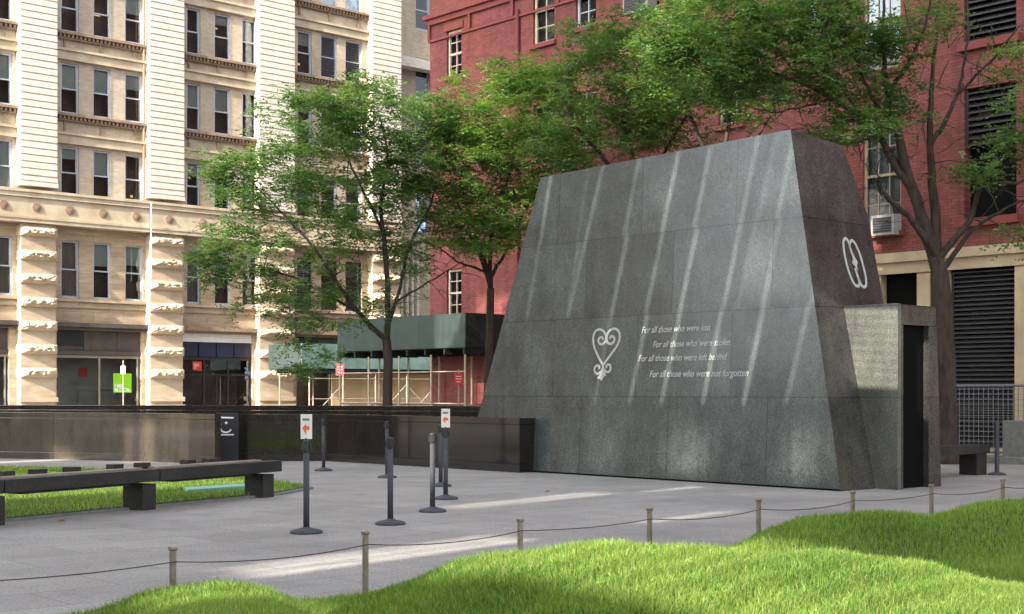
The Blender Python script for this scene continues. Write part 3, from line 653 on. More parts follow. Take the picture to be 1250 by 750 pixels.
def ac_unit(px0, py0, px1, py1, label):
    a = PX(px0, py0, XR-0.35); b = PX(px1, py1, XR-0.35); y0, y1, z0, z1 = min(a.y, b.y), max(a.y, b.y), min(a.z, b.z), max(a.z, b.z)
    t = thing('air_conditioner', (XR-0.35, (y0+y1)/2, z0), label, 'air conditioner', 'window air conditioners on the red wall')
    MB().box(XR-0.35, y0, z0, XR+0.1, y1, z1).build('casing', M['ac_white'], t, bevel=0.01)
    mb = MB(); MB()
    mb.box(XR-0.362, y0+0.07, z0+0.07, XR-0.353, y1-0.07, z1-0.07); mb.build('grille', M['black_metal'], t)
    mb = MB()
    for k in range(1, 6): mb.box(XR-0.372, y0+0.07, z0+0.07+(z1-z0-0.14)*k/6-0.006, XR-0.364, y1-0.07, z0+0.07+(z1-z0-0.14)*k/6+0.006)
    mb.build('grille_slats', M['louvre_metal'], t)
ac_unit(1063, 264, 1091, 286, 'white window air conditioner with black grille beside the top corner of the granite chamber')
ac_unit(760, -8, 790, 11, 'white window air conditioner high on the red wall above the trees')

# ------------------------------------------------------------------ sidewalk sheds
def shed(name, label, x0, x1, y0, y1, zb, zt, faces, m_front, posts, fronts):
    t = thing(name, ((x0+x1)/2, (y0+y1)/2, 0), label, 'sidewalk shed', 'scaffold sheds over the pavement')
    for f, mm in faces:
        mb = MB()
        if f == 'x0':
            mb.box(x0, y0+0.03, zb, x0+0.04, y1, zt); k = y0+1.2
            while k < y1: mb.box(x0-0.006, k, zb, x0-0.002, k+0.03, zt); k += 1.22
        if f == 'y0':
            mb.box(x0, y0-0.02, zb, x1, y0+0.02, zt); k = x0+1.2
            while k < x1: mb.box(k, y0-0.028, zb, k+0.03, y0-0.022, zt); k += 1.22
        mb.build('hoarding', M[mm], t)
    MB().box(x0+0.05, y0+0.05, zb-0.02, x1, y1, zb+0.12).build('deck', M['shed_dark'], t)
    mb = MB()
    for k in range(int((y1-y0)/1.0)+1): mb.box(x0, y0+k*1.0+0.04, zb-0.22, x1, y0+k*1.0+0.12, zb-0.025)
    mb.build('deck_beams', M['shed_dark'], t)
    for (x, y) in posts: MB().tube([(x, y, 0), (x, y, zb-0.22)], 0.036, 8).build('pole', M['scaffold_steel'], t)
    for (a, b) in fronts: MB().tube([a, b], 0.022, 6).build('brace', M['scaffold_steel'], t)
    return t
XS = 29.4; ys0, ys1 = PX(568, 400, XS).y, PX(412, 400, XS).y
posts = []; br = []
yy = ys0 + 0.1; ks = []
while yy < ys1: ks.append(yy); yy += 1.75
for i, y in enumerate(ks):
    posts += [(XS+0.08, y), (XR-0.25, y)]
    br.append(((XS+0.08, y, 1.1), (XR-0.25, y, 1.1)))
    if i+1 < len(ks):
        y2 = ks[i+1]; br += [((XS+0.08, y, 1.15), (XS+0.08, y2, 1.15)), ((XS+0.08, y, 2.2), (XS+0.08, y2, 2.2))]
        if i % 2 == 0: br += [((XS+0.08, y, 0.1), (XS+0.08, y2, 1.1)), ((XS+0.08, y, 1.1), (XS+0.08, y2, 0.1))]
zb = PX(568, 424, XS).z; zt = PX(568, 382, XS).z
shed('sidewalk_shed', 'dark green boarded sidewalk shed on steel poles against the red brick building', XS, XR-0.05, ys0, ys1, zb, zt, [('x0', 'shed_green'), ('y0', 'shed_dark')], 'shed_green', posts, br)  # end hoarding takes a darker copy of the green as its shaded side
y0s = 54.6; xa, xb = PY(368, 430, y0s).x, PY(612, 430, y0s).x
posts = []; br = []; x = xa+0.5; ks = []
while x < xb: ks.append(x); x += 1.9
for i, x in enumerate(ks):
    posts += [(x, y0s+0.1), (x, y0s+2.6)]
    if i+1 < len(ks):
        x2 = ks[i+1]; br += [((x, y0s+0.1, 2.15), (x2, y0s+0.1, 2.15)), ((x, y0s+0.1, 1.2), (x2, y0s+0.1, 1.2))]
        if i % 3 != 1: br += [((x, y0s+0.1, 0.2), (x2, y0s+0.1, 1.9)), ((x, y0s+0.1, 1.9), (x2, y0s+0.1, 0.2))] if i % 2 else [((x, y0s+0.1, 0.2), (x2, y0s+0.1, 1.9))]
shed('sidewalk_shed', 'pale teal boarded sidewalk shed on thin steel poles along the cream building', xa, xb, y0s, y0s+2.8, PY(400, 450, y0s).z, PY(400, 420, y0s).z, [('y0', 'shed_teal'), ('x0', 'shed_green')], 'shed_teal', posts, br)
# plywood hoarding under the shed
a = PY(405, 452, 55.3); b = PY(560, 452, 55.3)
tag(MB().box(a.x, 55.3, 0, b.x, 55.36, 2.4).build('plywood_hoarding', M['plywood']), 'tan plywood boarding behind the scaffold poles of the teal shed', 'hoarding')
a = PY(327, 450, 57.2); b = PY(362, 450, 57.2)

# ------------------------------------------------------------------ street signs
def street_sign(px, d, ztop, zsign, m, label, w_=0.3, h_=0.45, group='signs along the street'):
    p = PZ(px, 400, d); t = thing('street_sign', (p.x, p.y, 0), label, 'sign', group)
    MB().tube([(p.x, p.y, 0), (p.x, p.y, ztop)], 0.022, 8).build('pole', M['scaffold_steel'], t)
    ex = Vector((AX, -BX, 0)); nn = Vector((-BX, -AX, 0)); c = p.copy(); c.z = zsign
    q = c + nn*0.035
    MB().prism([q-ex*w_/2, q+ex*w_/2, q+ex*w_/2+Vector((0,0,h_)), q-ex*w_/2+Vector((0,0,h_))], nn*0.008).build('sign_plate', m, t)
    mb = MB()
    for zz, ww in ((0.72, 0.62), (0.5, 0.7), (0.25, 0.45)): mb.ribbon([(-w_*ww/2, h_*zz), (w_*ww/2, h_*zz)], 0.022, q+nn*0.008, ex, Vector((0,0,1)), nn)
    mb.build('sign_text', M['white_paint'] if m is not M['white_paint'] else M['sign_red'], t)
street_sign(150.5, 52.5, 2.7, 2.2, M['white_paint'], 'small white parking sign on a thin pole in front of the green shop sign', 0.17, 0.3)
street_sign(415, 53, 2.6, 2.15, M['sign_red'], 'red sign on a thin pole just left of the near plaza tree trunk')
street_sign(560, 42.0, 2.2, 1.75, M['sign_red'], 'red sign on a thin pole under the dark green shed', 0.26, 0.34)

# ------------------------------------------------------------------ plaza walls
def wall_run(name, label, pts, h, th, m, cap=0.12, plinth=0.16, end_cap=True):
    """polyline wall: polished face, thin base course, coping"""
    t = thing(name, (pts[0][0], pts[0][1], 0), label, 'wall', 'low granite walls of the court')
    P = [Vector((x, y, 0)) for x, y in pts]; off = []
    for i, p in enumerate(P):
        ds = [(P[j+1]-P[j]).normalized() for j in (i-1, i) if 0 <= j < len(P)-1]
        d = sum(ds, Vector()).normalized(); nrm = Vector((-d.y, d.x, 0)); off.append(nrm / max(0.5, nrm.dot(Vector((-ds[0].y, ds[0].x, 0)))))
    def run(z0, z1, o0, o1, nm, mm):
        mb = MB()
        for i in range(len(P)-1):
            a0, a1 = P[i]+off[i]*o0, P[i+1]+off[i+1]*o0; b0, b1 = P[i]+off[i]*o1, P[i+1]+off[i+1]*o1; Z0, Z1 = Vector((0,0,z0)), Vector((0,0,z1))
            n = len(mb.v); mb.v += [tuple(q) for q in (a0+Z0, a1+Z0, b1+Z0, b0+Z0, a0+Z1, a1+Z1, b1+Z1, b0+Z1)]
            mb.f += [(n, n+1, n+5, n+4), (n+3, n+7, n+6, n+2), (n+4, n+5, n+6, n+7), (n, n+3, n+2, n+1)]
            if i == 0: mb.f.append((n, n+4, n+7, n+3))
            if i == len(P)-2: mb.f.append((n+1, n+2, n+6, n+5))
        mb.build(nm, mm, t, bevel=0.006)
    run(0, plinth, 0.0, th, 'plinth', m); run(plinth+0.006, h-cap-0.006, 0.004, th-0.004, 'polished_face', m); run(h-cap, h, 0.0, th, 'coping', m)
    return t
# walls run so that their left-hand normal points away from the viewer
def arc(pa, pb, bulge, n=9):
    a, b = Vector(pa), Vector(pb); d = b-a; nrm = Vector((-d.y, d.x)).normalized()
    return [tuple(a + d*(k/n) + nrm*(bulge*4*(k/n)*(1-k/n))) for k in range(n+1)]
wl_left = list(arc((12.2, 33.2), (15.40, 26.45), 0.5))
wl_left = [(x, y) for x, y in wl_left]
wall_run('granite_wall', 'polished granite low wall at the left behind the lawn and long bench', wl_left, 1.07, 0.18, M['wall_granite'])
wall_run('granite_wall', 'polished black granite low wall behind the stanchions, running up to the chamber', [(16.45, 27.45), (17.95, 26.0), (18.06, 23.2), (18.08, 19.79)], 1.04, 0.42, M['black_granite'])
far = [tuple(PZ(px, 400, d).xy) for px, d in ((-90, 37.5), (60, 37), (200, 36.4), (340, 35.8), (470, 35), (600, 34.0), (680, 33.4))]
wall_run('granite_wall', 'dark far wall of the sunken court, seen above the nearer walls', far, 1.19, 0.5, M['black_granite'])
# sign board inside the gap between the walls
p = PZ(277, 520, 30.6); ex = Vector((AX, -BX, 0)); nn = Vector((-BX, -AX, 0)); p = PZ(277.5, 520, 30.9); t = thing('notice_board', (p.x, p.y, 0), 'small dark notice board with white ring and bars in the gap between the granite walls', 'sign')
MB().prism([p-ex*0.24+Vector((0,0,-p.z)), p+ex*0.24+Vector((0,0,-p.z)), p+ex*0.24+Vector((0,0,1.08-p.z)), p-ex*0.24+Vector((0,0,1.08-p.z))], -nn*0.04).build('panel', M['black_metal'], t)
mb = MB(); z0 = Vector((p.x, p.y, 0))
mb.ribbon([(-0.2, 0.98), (0.14, 0.97)], 0.035, z0, ex, Vector((0,0,1)), nn); mb.ribbon([(-0.2, 0.60), (0.14, 0.60)], 0.03, z0, ex, Vector((0,0,1)), nn)
mb.ribbon([(-0.03+0.13*math.cos(R(a)), 0.78+0.13*math.sin(R(a))) for a in range(150, 345, 15)], 0.035, z0, ex, Vector((0,0,1)), nn); mb.ribbon([(-0.05, 0.86), (0.0, 0.86)], 0.05, z0, ex, Vector((0,0,1)), nn)
mb.build('emblem', M['white_paint'], t)

# ------------------------------------------------------------------ granite chamber
X0, Y0 = 18.44, 12.79; YL = PX(567, 500, X0).y
HT = 5.82
T1 = G(965, 158, HT)
LX = (T1.x - X0) / HT; LY = (T1.y - Y0) / HT
fn = Vector((-1, 0, LX)).normalized(); sn = Vector((0, -1, LY)).normalized()
Pf, Ps = Vector((X0, Y0, 0)), Vector((X0, Y0, 0))
T2 = PP(660, 217, Pf, fn); T3 = PP(1028, 178, Ps, sn)
B1, B2, B3 = Vector((X0, Y0, 0)), Vector((X0, YL, 0)), Vector((X0+3.7, Y0, 0))
B4 = Vector((X0+3.7, YL, 0)); T4 = Vector((T3.x, T2.y, min(T2.z, T3.z)-0.05))
T3.z = T3.z
cham = thing('granite_chamber', (X0+1.5, 17, 0), 'tall battered grey granite memorial chamber with a white heart symbol and inscription', 'monument')
MB().poly([B2, B1, T1, T2]).build('front_face', M['face_granite'], cham)
xk = PY(1146, 500, 12.385).x - 0.02; B5 = Vector((xk, Y0, 0)); fk_ = (xk-B3.x)/(T3.x-B3.x); K3 = B3 + (T3-B3)*fk_
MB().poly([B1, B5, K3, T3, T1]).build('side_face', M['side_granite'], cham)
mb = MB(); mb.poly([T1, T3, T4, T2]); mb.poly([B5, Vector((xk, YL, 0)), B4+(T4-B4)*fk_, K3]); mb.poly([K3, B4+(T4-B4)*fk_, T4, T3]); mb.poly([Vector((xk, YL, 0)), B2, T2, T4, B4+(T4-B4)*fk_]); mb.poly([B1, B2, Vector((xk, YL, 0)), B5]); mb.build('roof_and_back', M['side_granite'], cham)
# entrance block
xb0, yb0, hb = 19.385, 12.385, 2.94
xb1 = PY(1143, 500, yb0).x; xo0, xo1 = PY(1103, 500, yb0).x, PY(1134, 500, yb0).x; zo = PY(1110, 397, yb0).z
ent = MB().box(xb0, yb0, 0, xb0+0.1, 14.6, hb).build('entrance_panel', M['block_granite'], cham, bevel=0.008)
mb = MB(); mb.box(xb0+0.103, yb0+0.003, zo, xb1, 14.6, hb-0.012)
mb.box(xb0+0.103, yb0+0.003, 0, xo0, 14.6, zo-0.003)
mb.hexa([(xo1, yb0+0.003, 0), (xb1+0.16, yb0+0.003, 0), (xb1+0.16, 14.6, 0), (xo1, 14.6, 0)], [(xo1, yb0+0.003, zo-0.003), (xb1+0.02, yb0+0.003, zo-0.003), (xb1+0.02, 14.6, zo-0.003), (xo1, 14.6, zo-0.003)])
mb.build('door_surround', M['side_granite'], cham, bevel=0.006)
MB().box(xo0+0.003, yb0+0.10, 0.004, xo1-0.003, yb0+0.16, zo-0.006).build('doorway', M['dark_void'], cham)  # near-black sheet just inside the opening, painting its shade
# joint shadow gap along the foot, put in as a near-black strip
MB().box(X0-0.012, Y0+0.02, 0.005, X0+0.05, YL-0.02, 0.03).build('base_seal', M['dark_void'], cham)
# heart symbol, traced on the face plane in its own coordinates
exf = Vector((0, -1, 0)); eyf = fn.cross(exf).normalized() * 1.0
if eyf.z < 0: eyf = -eyf
def fp(zx, zy):                              # zoomed photo coordinates to face-plane coordinates
    p = PP(700 + zx/5.208, 380 + zy/5.208, Pf, fn) - Pf; return Vector((p.dot(exf), p.dot(eyf)))
def smooth(pts, n=8):
    P = [Vector(p) for p in pts]; out = []
    for i in range(len(P)-1):
        p0, p1, p2, p3 = P[max(i-1, 0)], P[i], P[i+1], P[min(i+2, len(P)-1)]
        for k in range(n):
            t = k/n; out.append(0.5*((2*p1)+(p2-p0)*t+(2*p0-5*p1+4*p2-p3)*t*t+(3*p1-p0-3*p2+p3)*t**3))
    out.append(P[-1]); return out
Lh = [(188, 340), (160, 290), (135, 230), (127, 180), (136, 138), (160, 117), (188, 124), (207, 152), (207, 185), (190, 208), (170, 208), (160, 190), (168, 170), (185, 168), (189, 184)]
Rh = [(192, 340), (235, 282), (278, 222), (296, 172), (292, 135), (272, 114), (244, 116), (222, 138), (212, 165), (215, 192), (232, 208), (252, 202), (263, 182), (256, 164), (240, 162), (234, 178)]
Lc = [(190, 345), (186, 372), (172, 390), (152, 398), (137, 384), (137, 360), (152, 346), (166, 352), (164, 368)]
Rc = [(190, 345), (196, 370), (212, 386), (230, 384), (238, 364), (234, 344), (220, 340), (210, 350), (214, 362)]
mb = MB()
for L in (Lh, Rh, Lc, Rc):
    mb.ribbon(smooth([fp(*q) for q in L], 5), 0.045 if L in (Lh, Rh) else 0.042, Pf, exf, eyf, fn)
tri = [(188, 372), (205, 392), (210, 412), (196, 415), (190, 430), (179, 447), (168, 430), (160, 430), (152, 425), (168, 408), (172, 392)]
mb.prism([Pf + exf*q.x + eyf*q.y + fn*0.0045 for q in [fp(*q) for q in tri][::-1]], fn*0.006)
mb.build('heart_symbol', M['engraved_white'], cham)
lines = [('For all those who were lost', 783.5, 868, 407, 403.5), ('For all those who were stolen', 797, 892, 424.5, 420.5), ('For all those who were left behind', 779.5, 888, 441.5, 437.5), ('For all those who were not forgotten', 793, 914, 460.5, 456.0)]
for txt, xa_, xb_, ya_, yb_ in lines:
    a = PP(xa_, ya_, Pf, fn); b = PP(xb_, yb_, Pf, fn)
    font_mesh(txt, 'inscription', 0.165, M['engraved_white'], cham, a, exf, eyf, fn, width=abs(a.y-b.y), shear=0.32, offset=0.0015)
# symbol on the side face: two long loops with a pointed star between
exs = Vector((1, 0, 0)); eys = Vector((0, LY, 1)).normalized()
def sp(zx, zy):
    p = PP(1000 + zx/5.767, 270 + zy/5.767, Ps, sn) - Ps; return Vector((p.dot(exs), p.dot(eys)))
A = [(215, 190), (200, 140), (182, 124), (168, 150), (176, 230), (195, 320), (222, 400), (252, 452), (278, 455), (278, 420), (262, 370), (250, 330)]
B = [(262, 290), (238, 250), (220, 205), (212, 165), (226, 138), (250, 160), (282, 230), (308, 320), (326, 400), (328, 450), (314, 466), (292, 448), (278, 410)]
mb = MB()
for L in (A, B): mb.ribbon(smooth([sp(*q) for q in L], 5), 0.05, Ps, exs, eys, sn)
st = [(222, 222), (240, 268), (268, 290), (262, 318), (272, 352), (252, 322), (228, 296), (236, 272)]
mb.prism([Ps + exs*q.x + eys*q.y + sn*0.0045 for q in [sp(*q) for q in st]], sn*0.006)
mb.build('loop_symbol', M['engraved_white'], cham)

# ------------------------------------------------------------------ benches
bl0, bl1 = Vector((5.2, 15.52)), Vector((11.32, 17.66)); bd = (bl1-bl0).normalized(); bn_ = Vector((-bd.y, bd.x))
t = thing('plaza_bench', (bl0.x, bl0.y, 0), 'long dark stone bench with small blocks along its top beside the lawn', 'bench')
def bb(mb, s0, s1, o0, o1, z0, z1):
    c = [bl0+bd*s0+bn_*o0, bl0+bd*s1+bn_*o0, bl0+bd*s1+bn_*o1, bl0+bd*s0+bn_*o1]
    mb.hexa([(p.x, p.y, z0) for p in c], [(p.x, p.y, z1) for p in c])
LB = (bl1-bl0).length
cuts = [0, 1.45, 4.02, LB]
for i in range(3):
    mb = MB(); bb(mb, cuts[i]+0.008, cuts[i+1]-0.008+(0.12 if i == 2 else 0), 0, 0.2, 0.37, 0.53); bb(mb, cuts[i]+0.3, cuts[i+1]-0.5, 0.05, 0.42, 0.34, 0.365); bb(mb, cuts[i]+0.008, cuts[i+1]-0.008+(0.12 if i == 2 else 0), 0.37, 0.52, 0.37, 0.53); mb.build('seat_beam', M['bench_granite'], t, bevel=0.006)
for s in (1.25, 3.75, LB-0.26):
    mb = MB(); bb(mb, s, s+0.25, 0.05, 0.40, 0, 0.337); mb.build('leg', M['bench_granite'], t, bevel=0.008)
for i in range(3):
    mb = MB(); bb(mb, cuts[i]+0.15, cuts[i+1]-0.1, 0.205, 0.365, 0.36, 0.545); mb.build('timber_slat', M['wood_plank'], t, bevel=0.004)
for px in (0.35, 1.55, 2.05, 2.6, 3.35, 3.85, 4.75, 5.2):
    mb = MB(); bb(mb, px+0.2, px+0.38, 0.36, 0.50, 0.534, 0.60); mb.build('armrest_block', M['bench_granite'], t, bevel=0.004)
p = G(1176, 578); t = thing('plaza_bench', (p.x, p.y, 0), 'short dark bench beside the chamber entrance under the big tree', 'bench')
c0, c1 = PY(1130, 545, 13.55).x, PY(1206, 545, 13.55).x
MB().box(c0, 13.5, 0.40, c1, 13.95, 0.56).build('seat_beam', M['bench_granite'], t, bevel=0.006)
for xx in (c0+0.05, c1-0.42): MB().box(xx, 13.54, 0, xx+0.36, 13.9, 0.397).build('leg', M['bench_granite'], t, bevel=0.006)

# ------------------------------------------------------------------ right hand edge: fence, kerb block, bollard
XF = 29.3
ya_, yb_ = PX(1160, 500, XF).y, 8.0
t = thing('mesh_fence', (XF, ya_, 0), 'low steel mesh fence in front of the black roller shutter', 'fence')
zt = PX(1200, 471, XF).z
mb = MB(); mb.tube([(XF, ya_, zt), (XF, yb_, zt)], 0.03, 8); mb.tube([(XF, ya_, 0.18), (XF, yb_, 0.18)], 0.025, 8); mb.build('rail', M['mesh_steel'], t)
y = ya_
while y > yb_: MB().tube([(XF, y, 0), (XF, y, zt)], 0.03, 8).build('post', M['mesh_steel'], t); y -= 2.0
mb = MB(); y = ya_
while y > yb_: mb.box(XF-0.006, y, 0.18, XF+0.006, y+0.014, zt); y -= 0.12
z = 0.28
while z < zt: mb.box(XF-0.014, yb_, z, XF-0.008, ya_, z+0.012); z += 0.12
mb.build('mesh_panel', M['mesh_steel'], t)
flat('kerb', [(27.9, 5), (28.35, 5), (28.35, 18.2), (27.9, 18.2)], 0.14, M['kerb_stone'], 0.14)
a = PX(1226, 515, 28.6)
t = tag(MB().box(28.5, 10, 0, 29.2, a.y, 0.92).build('stone_block', M['kerb_stone'], bevel=0.02), 'weathered low stone block at the right edge in front of the mesh fence', 'stone block')
p = G(1217, 580); t = thing('bollard', (p.x, p.y, 0), 'thin dark bollard standing to the right of the short bench', 'bollard')
MB().lathe((p.x, p.y, 0), [(0.16, 0), (0.16, 0.02), (0.13, 0.04), (0.045, 0.06)], 20).build('base', M['stanchion'], t, smooth=False)
MB().lathe((p.x, p.y, 0), [(0.042, 0.05), (0.042, 0.98), (0.03, 1.0)], 14).build('post', M['stanchion'], t)

# ------------------------------------------------------------------ stanchions
st_pts = [(374, 651), (476.5, 640.5), (528, 625), (544, 609.5), (538, 594), (472.5, 583.5), (395, 575)]
st_lab = ['dark grey stanchion nearest the camera with a white board and red arrow on top', 'dark grey stanchion without a board, second nearest, between the arrow stanchion and the wall end',
          'dark grey stanchion just left of the farther one with the white board', 'dark grey stanchion with a white arrow board in front of the black wall end',
          'dark grey stanchion half hidden behind the farther arrow board stanchion', 'dark grey stanchion half hidden behind the second nearest one, close to the wall',
          'farthest dark grey stanchion, alone in front of the black wall bend']
prev = None
def make_stanchion(p, lab):
    t = thing('stanchion', (p.x, p.y, 0), lab, 'stanchion', 'queue stanchions curving across the plaza')
    MB().lathe((p.x, p.y, 0), [(0.175, 0), (0.178, 0.015), (0.17, 0.03), (0.12, 0.045), (0.05, 0.06), (0.038, 0.07)], 28).build('base', M['stanchion'], t, smooth=True)
    MB().lathe((p.x, p.y, 0), [(0.034, 0.06), (0.034, 0.9)], 16).build('post', M['stanchion'], t, smooth=True)
    h = MB().lathe((p.x, p.y, 0), [(0.040, 0.885), (0.042, 0.89), (0.042, 1.0), (0.038, 1.012), (0.02, 1.016)], 16).build('belt_head', M['black_metal'], t)
    mb = MB()
    for k in range(4):
        a = k*math.pi/2+0.5; mb.box(p.x+0.045*math.cos(a)-0.012, p.y+0.045*math.sin(a)-0.012, 0.905, p.x+0.045*math.cos(a)+0.012, p.y+0.045*math.sin(a)+0.012, 0.98)
    mb.build('belt_clip', M['black_metal'], h)
    return t
first = None
for i, ((px, py), lab) in enumerate(zip(st_pts, st_lab)):
    p = G(px, py)
    if first is None: first = make_stanchion(p, lab); t = first
    else: t = None
    st_pts[i] = (p, t)
for i in range(1, 7): st_pts[i] = (st_pts[i][0], dup(first, st_pts[i][0], st_lab[i], rz=i*0.4))
for i, ang in ((0, 1.0), (3, 1.05)):
    p, t = st_pts[i]; t.rotation_euler.z = 0
    ex = Vector((AX*math.cos(ang-0.6)-0*1, -BX, 0)); ex = Vector((math.cos(-ang), math.sin(-ang), 0)); nn = Vector((math.sin(-ang), -math.cos(-ang), 0)); q = Vector((p.x, p.y, 1.03))
    b_ = MB().prism([q-ex*0.065-nn*0.006, q+ex*0.065-nn*0.006, q+ex*0.065-nn*0.006+Vector((0,0,0.27)), q-ex*0.065-nn*0.006+Vector((0,0,0.27))], nn*0.012).build('arrow_board', M['white_paint'], t)
    MB().tube([q-Vector((0,0,0.03)), q+Vector((0,0,0.01))], 0.012, 8).build('board_bracket', M['black_metal'], b_)
    ar = [(-0.045, 0.12), (0.0, 0.165), (0.0, 0.14), (0.04, 0.14), (0.04, 0.1), (0.0, 0.1), (0.0, 0.05)]
    if i == 0: ar = [(-x_, y_) for x_, y_ in ar][::-1]; ar = [(-x_, y_) for x_, y_ in ar][::-1]
    MB().prism([q+ex*x_+Vector((0,0,y_))+nn*0.008 for x_, y_ in ar[::-1]], nn*0.003).build('arrow', M['sign_orange'], b_)
    MB().prism([q+ex*x_+Vector((0,0,y_))+nn*0.008 for x_, y_ in ((-0.04, 0.2), (0.04, 0.2), (0.04, 0.225), (-0.04, 0.225))], nn*0.003).build('board_text', M['mesh_steel'], b_)

# ------------------------------------------------------------------ posts and cable along the lawn
YP = 8.72
post_px = [(211, 'second'), (446, ''), (635, ''), (793, ''), (926, ''), (1041, ''), (1137, ''), (1224, '')]
post_lab = ['low square metal post at the left, in front of the leftmost grass tip', 'tallest showing low metal post, in the dip between the grass mounds', 'low metal post behind the top of the first mound, right of the stanchions',
            'low metal post in front of the middle of the chamber face', 'low metal post at the left foot of the farther grass mound', 'low metal post in front of the near bottom corner of the chamber', 'low metal post in front of the entrance doorway', 'rightmost low metal post, in front of the thin bollard']
def make_post(x, lab):
    t = thing('cable_post', (x, YP, 0), lab, 'post', 'low posts of the lawn cable fence')
    MB().box(x-0.018, YP-0.018, -0.02, x+0.018, YP+0.018, 0.455).build('shaft', M['post_steel'], t, bevel=0.003)
    MB().box(x-0.026, YP-0.026, 0.457, x+0.026, YP+0.026, 0.49).build('cap', M['post_steel'], t, bevel=0.008)
    return t
xs = [3.15] + [PY(px, 600, YP).x for px, _ in post_px] + [17.6]
p0 = make_post(xs[1], post_lab[0])
for i in range(1, 8): dup(p0, (xs[i+1], YP, 0), post_lab[i])
mb = MB(); pts = []
for i in range(len(xs)-1):
    for k in range(8):
        s = k/8; pts.append((xs[i]+(xs[i+1]-xs[i])*s, YP-0.03, 0.385-0.05*4*s*(1-s)*(0.5+0.5*math.sin(i*2.1)**2)))
pts.append((xs[-1], YP-0.03, 0.385)); mb.tube(pts, 0.0042, 6)
tag(mb.build('fence_cable', M['cable']), 'thin dark cable strung through the low metal posts', 'cable')

# ------------------------------------------------------------------ lawns: mounds and blades
def interp(px, tab): return np.interp(px, [a for a, _ in tab], [b for _, b in tab])
GB = 0.07
R1 = [(-400, 0.0), (-60, 0.0), (20, 0.075), (60, 0.12), (100, 0.155), (180, 0.235), (260, 0.285), (330, 0.20), (390, 0.05), (430, 0.10), (480, 0.21), (520, 0.30), (560, 0.39), (610, 0.455), (680, 0.505), (760, 0.515), (840, 0.49), (930, 0.47), (1010, 0.46), (1100, 0.40), (1180, 0.30), (1250, 0.20), (1400, 0.05), (1700, 0.0)]
R2 = [(-400, 0.0), (840, 0.0), (880, 0.10), (926, 0.27), (980, 0.37), (1050, 0.40), (1100, 0.35), (1140, 0.32), (1200, 0.40), (1250, 0.43), (1400, 0.45), (1700, 0.2)]
def mound(U, Z):
    """height of the turf at lateral slope U and depth Z"""
    px = 625 + U*FPX
    h1 = interp(px, R1); h2 = interp(px, R2)
    z1 = 9.0 + 0.0*px; z2 = np.clip(12.2 + (px-926)*0.0062, 11.8, 16.5)
    g1 = np.where(Z > z1, np.exp(-((Z-z1)/1.15)**2), np.exp(-((Z-z1)/3.2)**2)); g2 = np.exp(-((Z-z2)/1.25)**2)
    wob = 0.012*np.sin(px*0.045+Z*2.1) + 0.010*np.sin(px*0.021-Z*3.7)
    h = (np.power(np.power(h1*g1, 3)+np.power(h2*g2, 3), 1/3)) + wob*(h1*g1+h2*g2 > 0.03)
    X = Z*(U*AX+BX); Y = Z*(-U*BX+AX)
    edge = np.clip((YP-0.1-Y)/0.6, 0, 1); edge = edge*edge*(3-2*edge)
    return X, Y, h*edge
nu, nz_ = 150, 90
us = np.linspace(-0.62, 0.62, nu); zs = np.linspace(3.0, 18.5, nz_)
UU, ZZ = np.meshgrid(us, zs, indexing='ij'); X, Y, Hh = mound(UU, ZZ)
mb = MB(); mb.v = [(float(x), float(y), float(h)+0.006) for x, y, h in zip(X.ravel(), Y.ravel(), Hh.ravel())]
for i in range(nu-1):
    for j in range(nz_-1):
        if Y[i, j] < YP-0.02 and Y[i+1, j+1] < YP-0.02 and Y[i, j+1] < YP-0.02 and Y[i+1, j] < YP-0.02:
            mb.f.append((i*nz_+j, (i+1)*nz_+j, (i+1)*nz_+j+1, i*nz_+j+1))
tag(mb.build('turf_mounds', M['soil'], smooth=True), kind='structure')
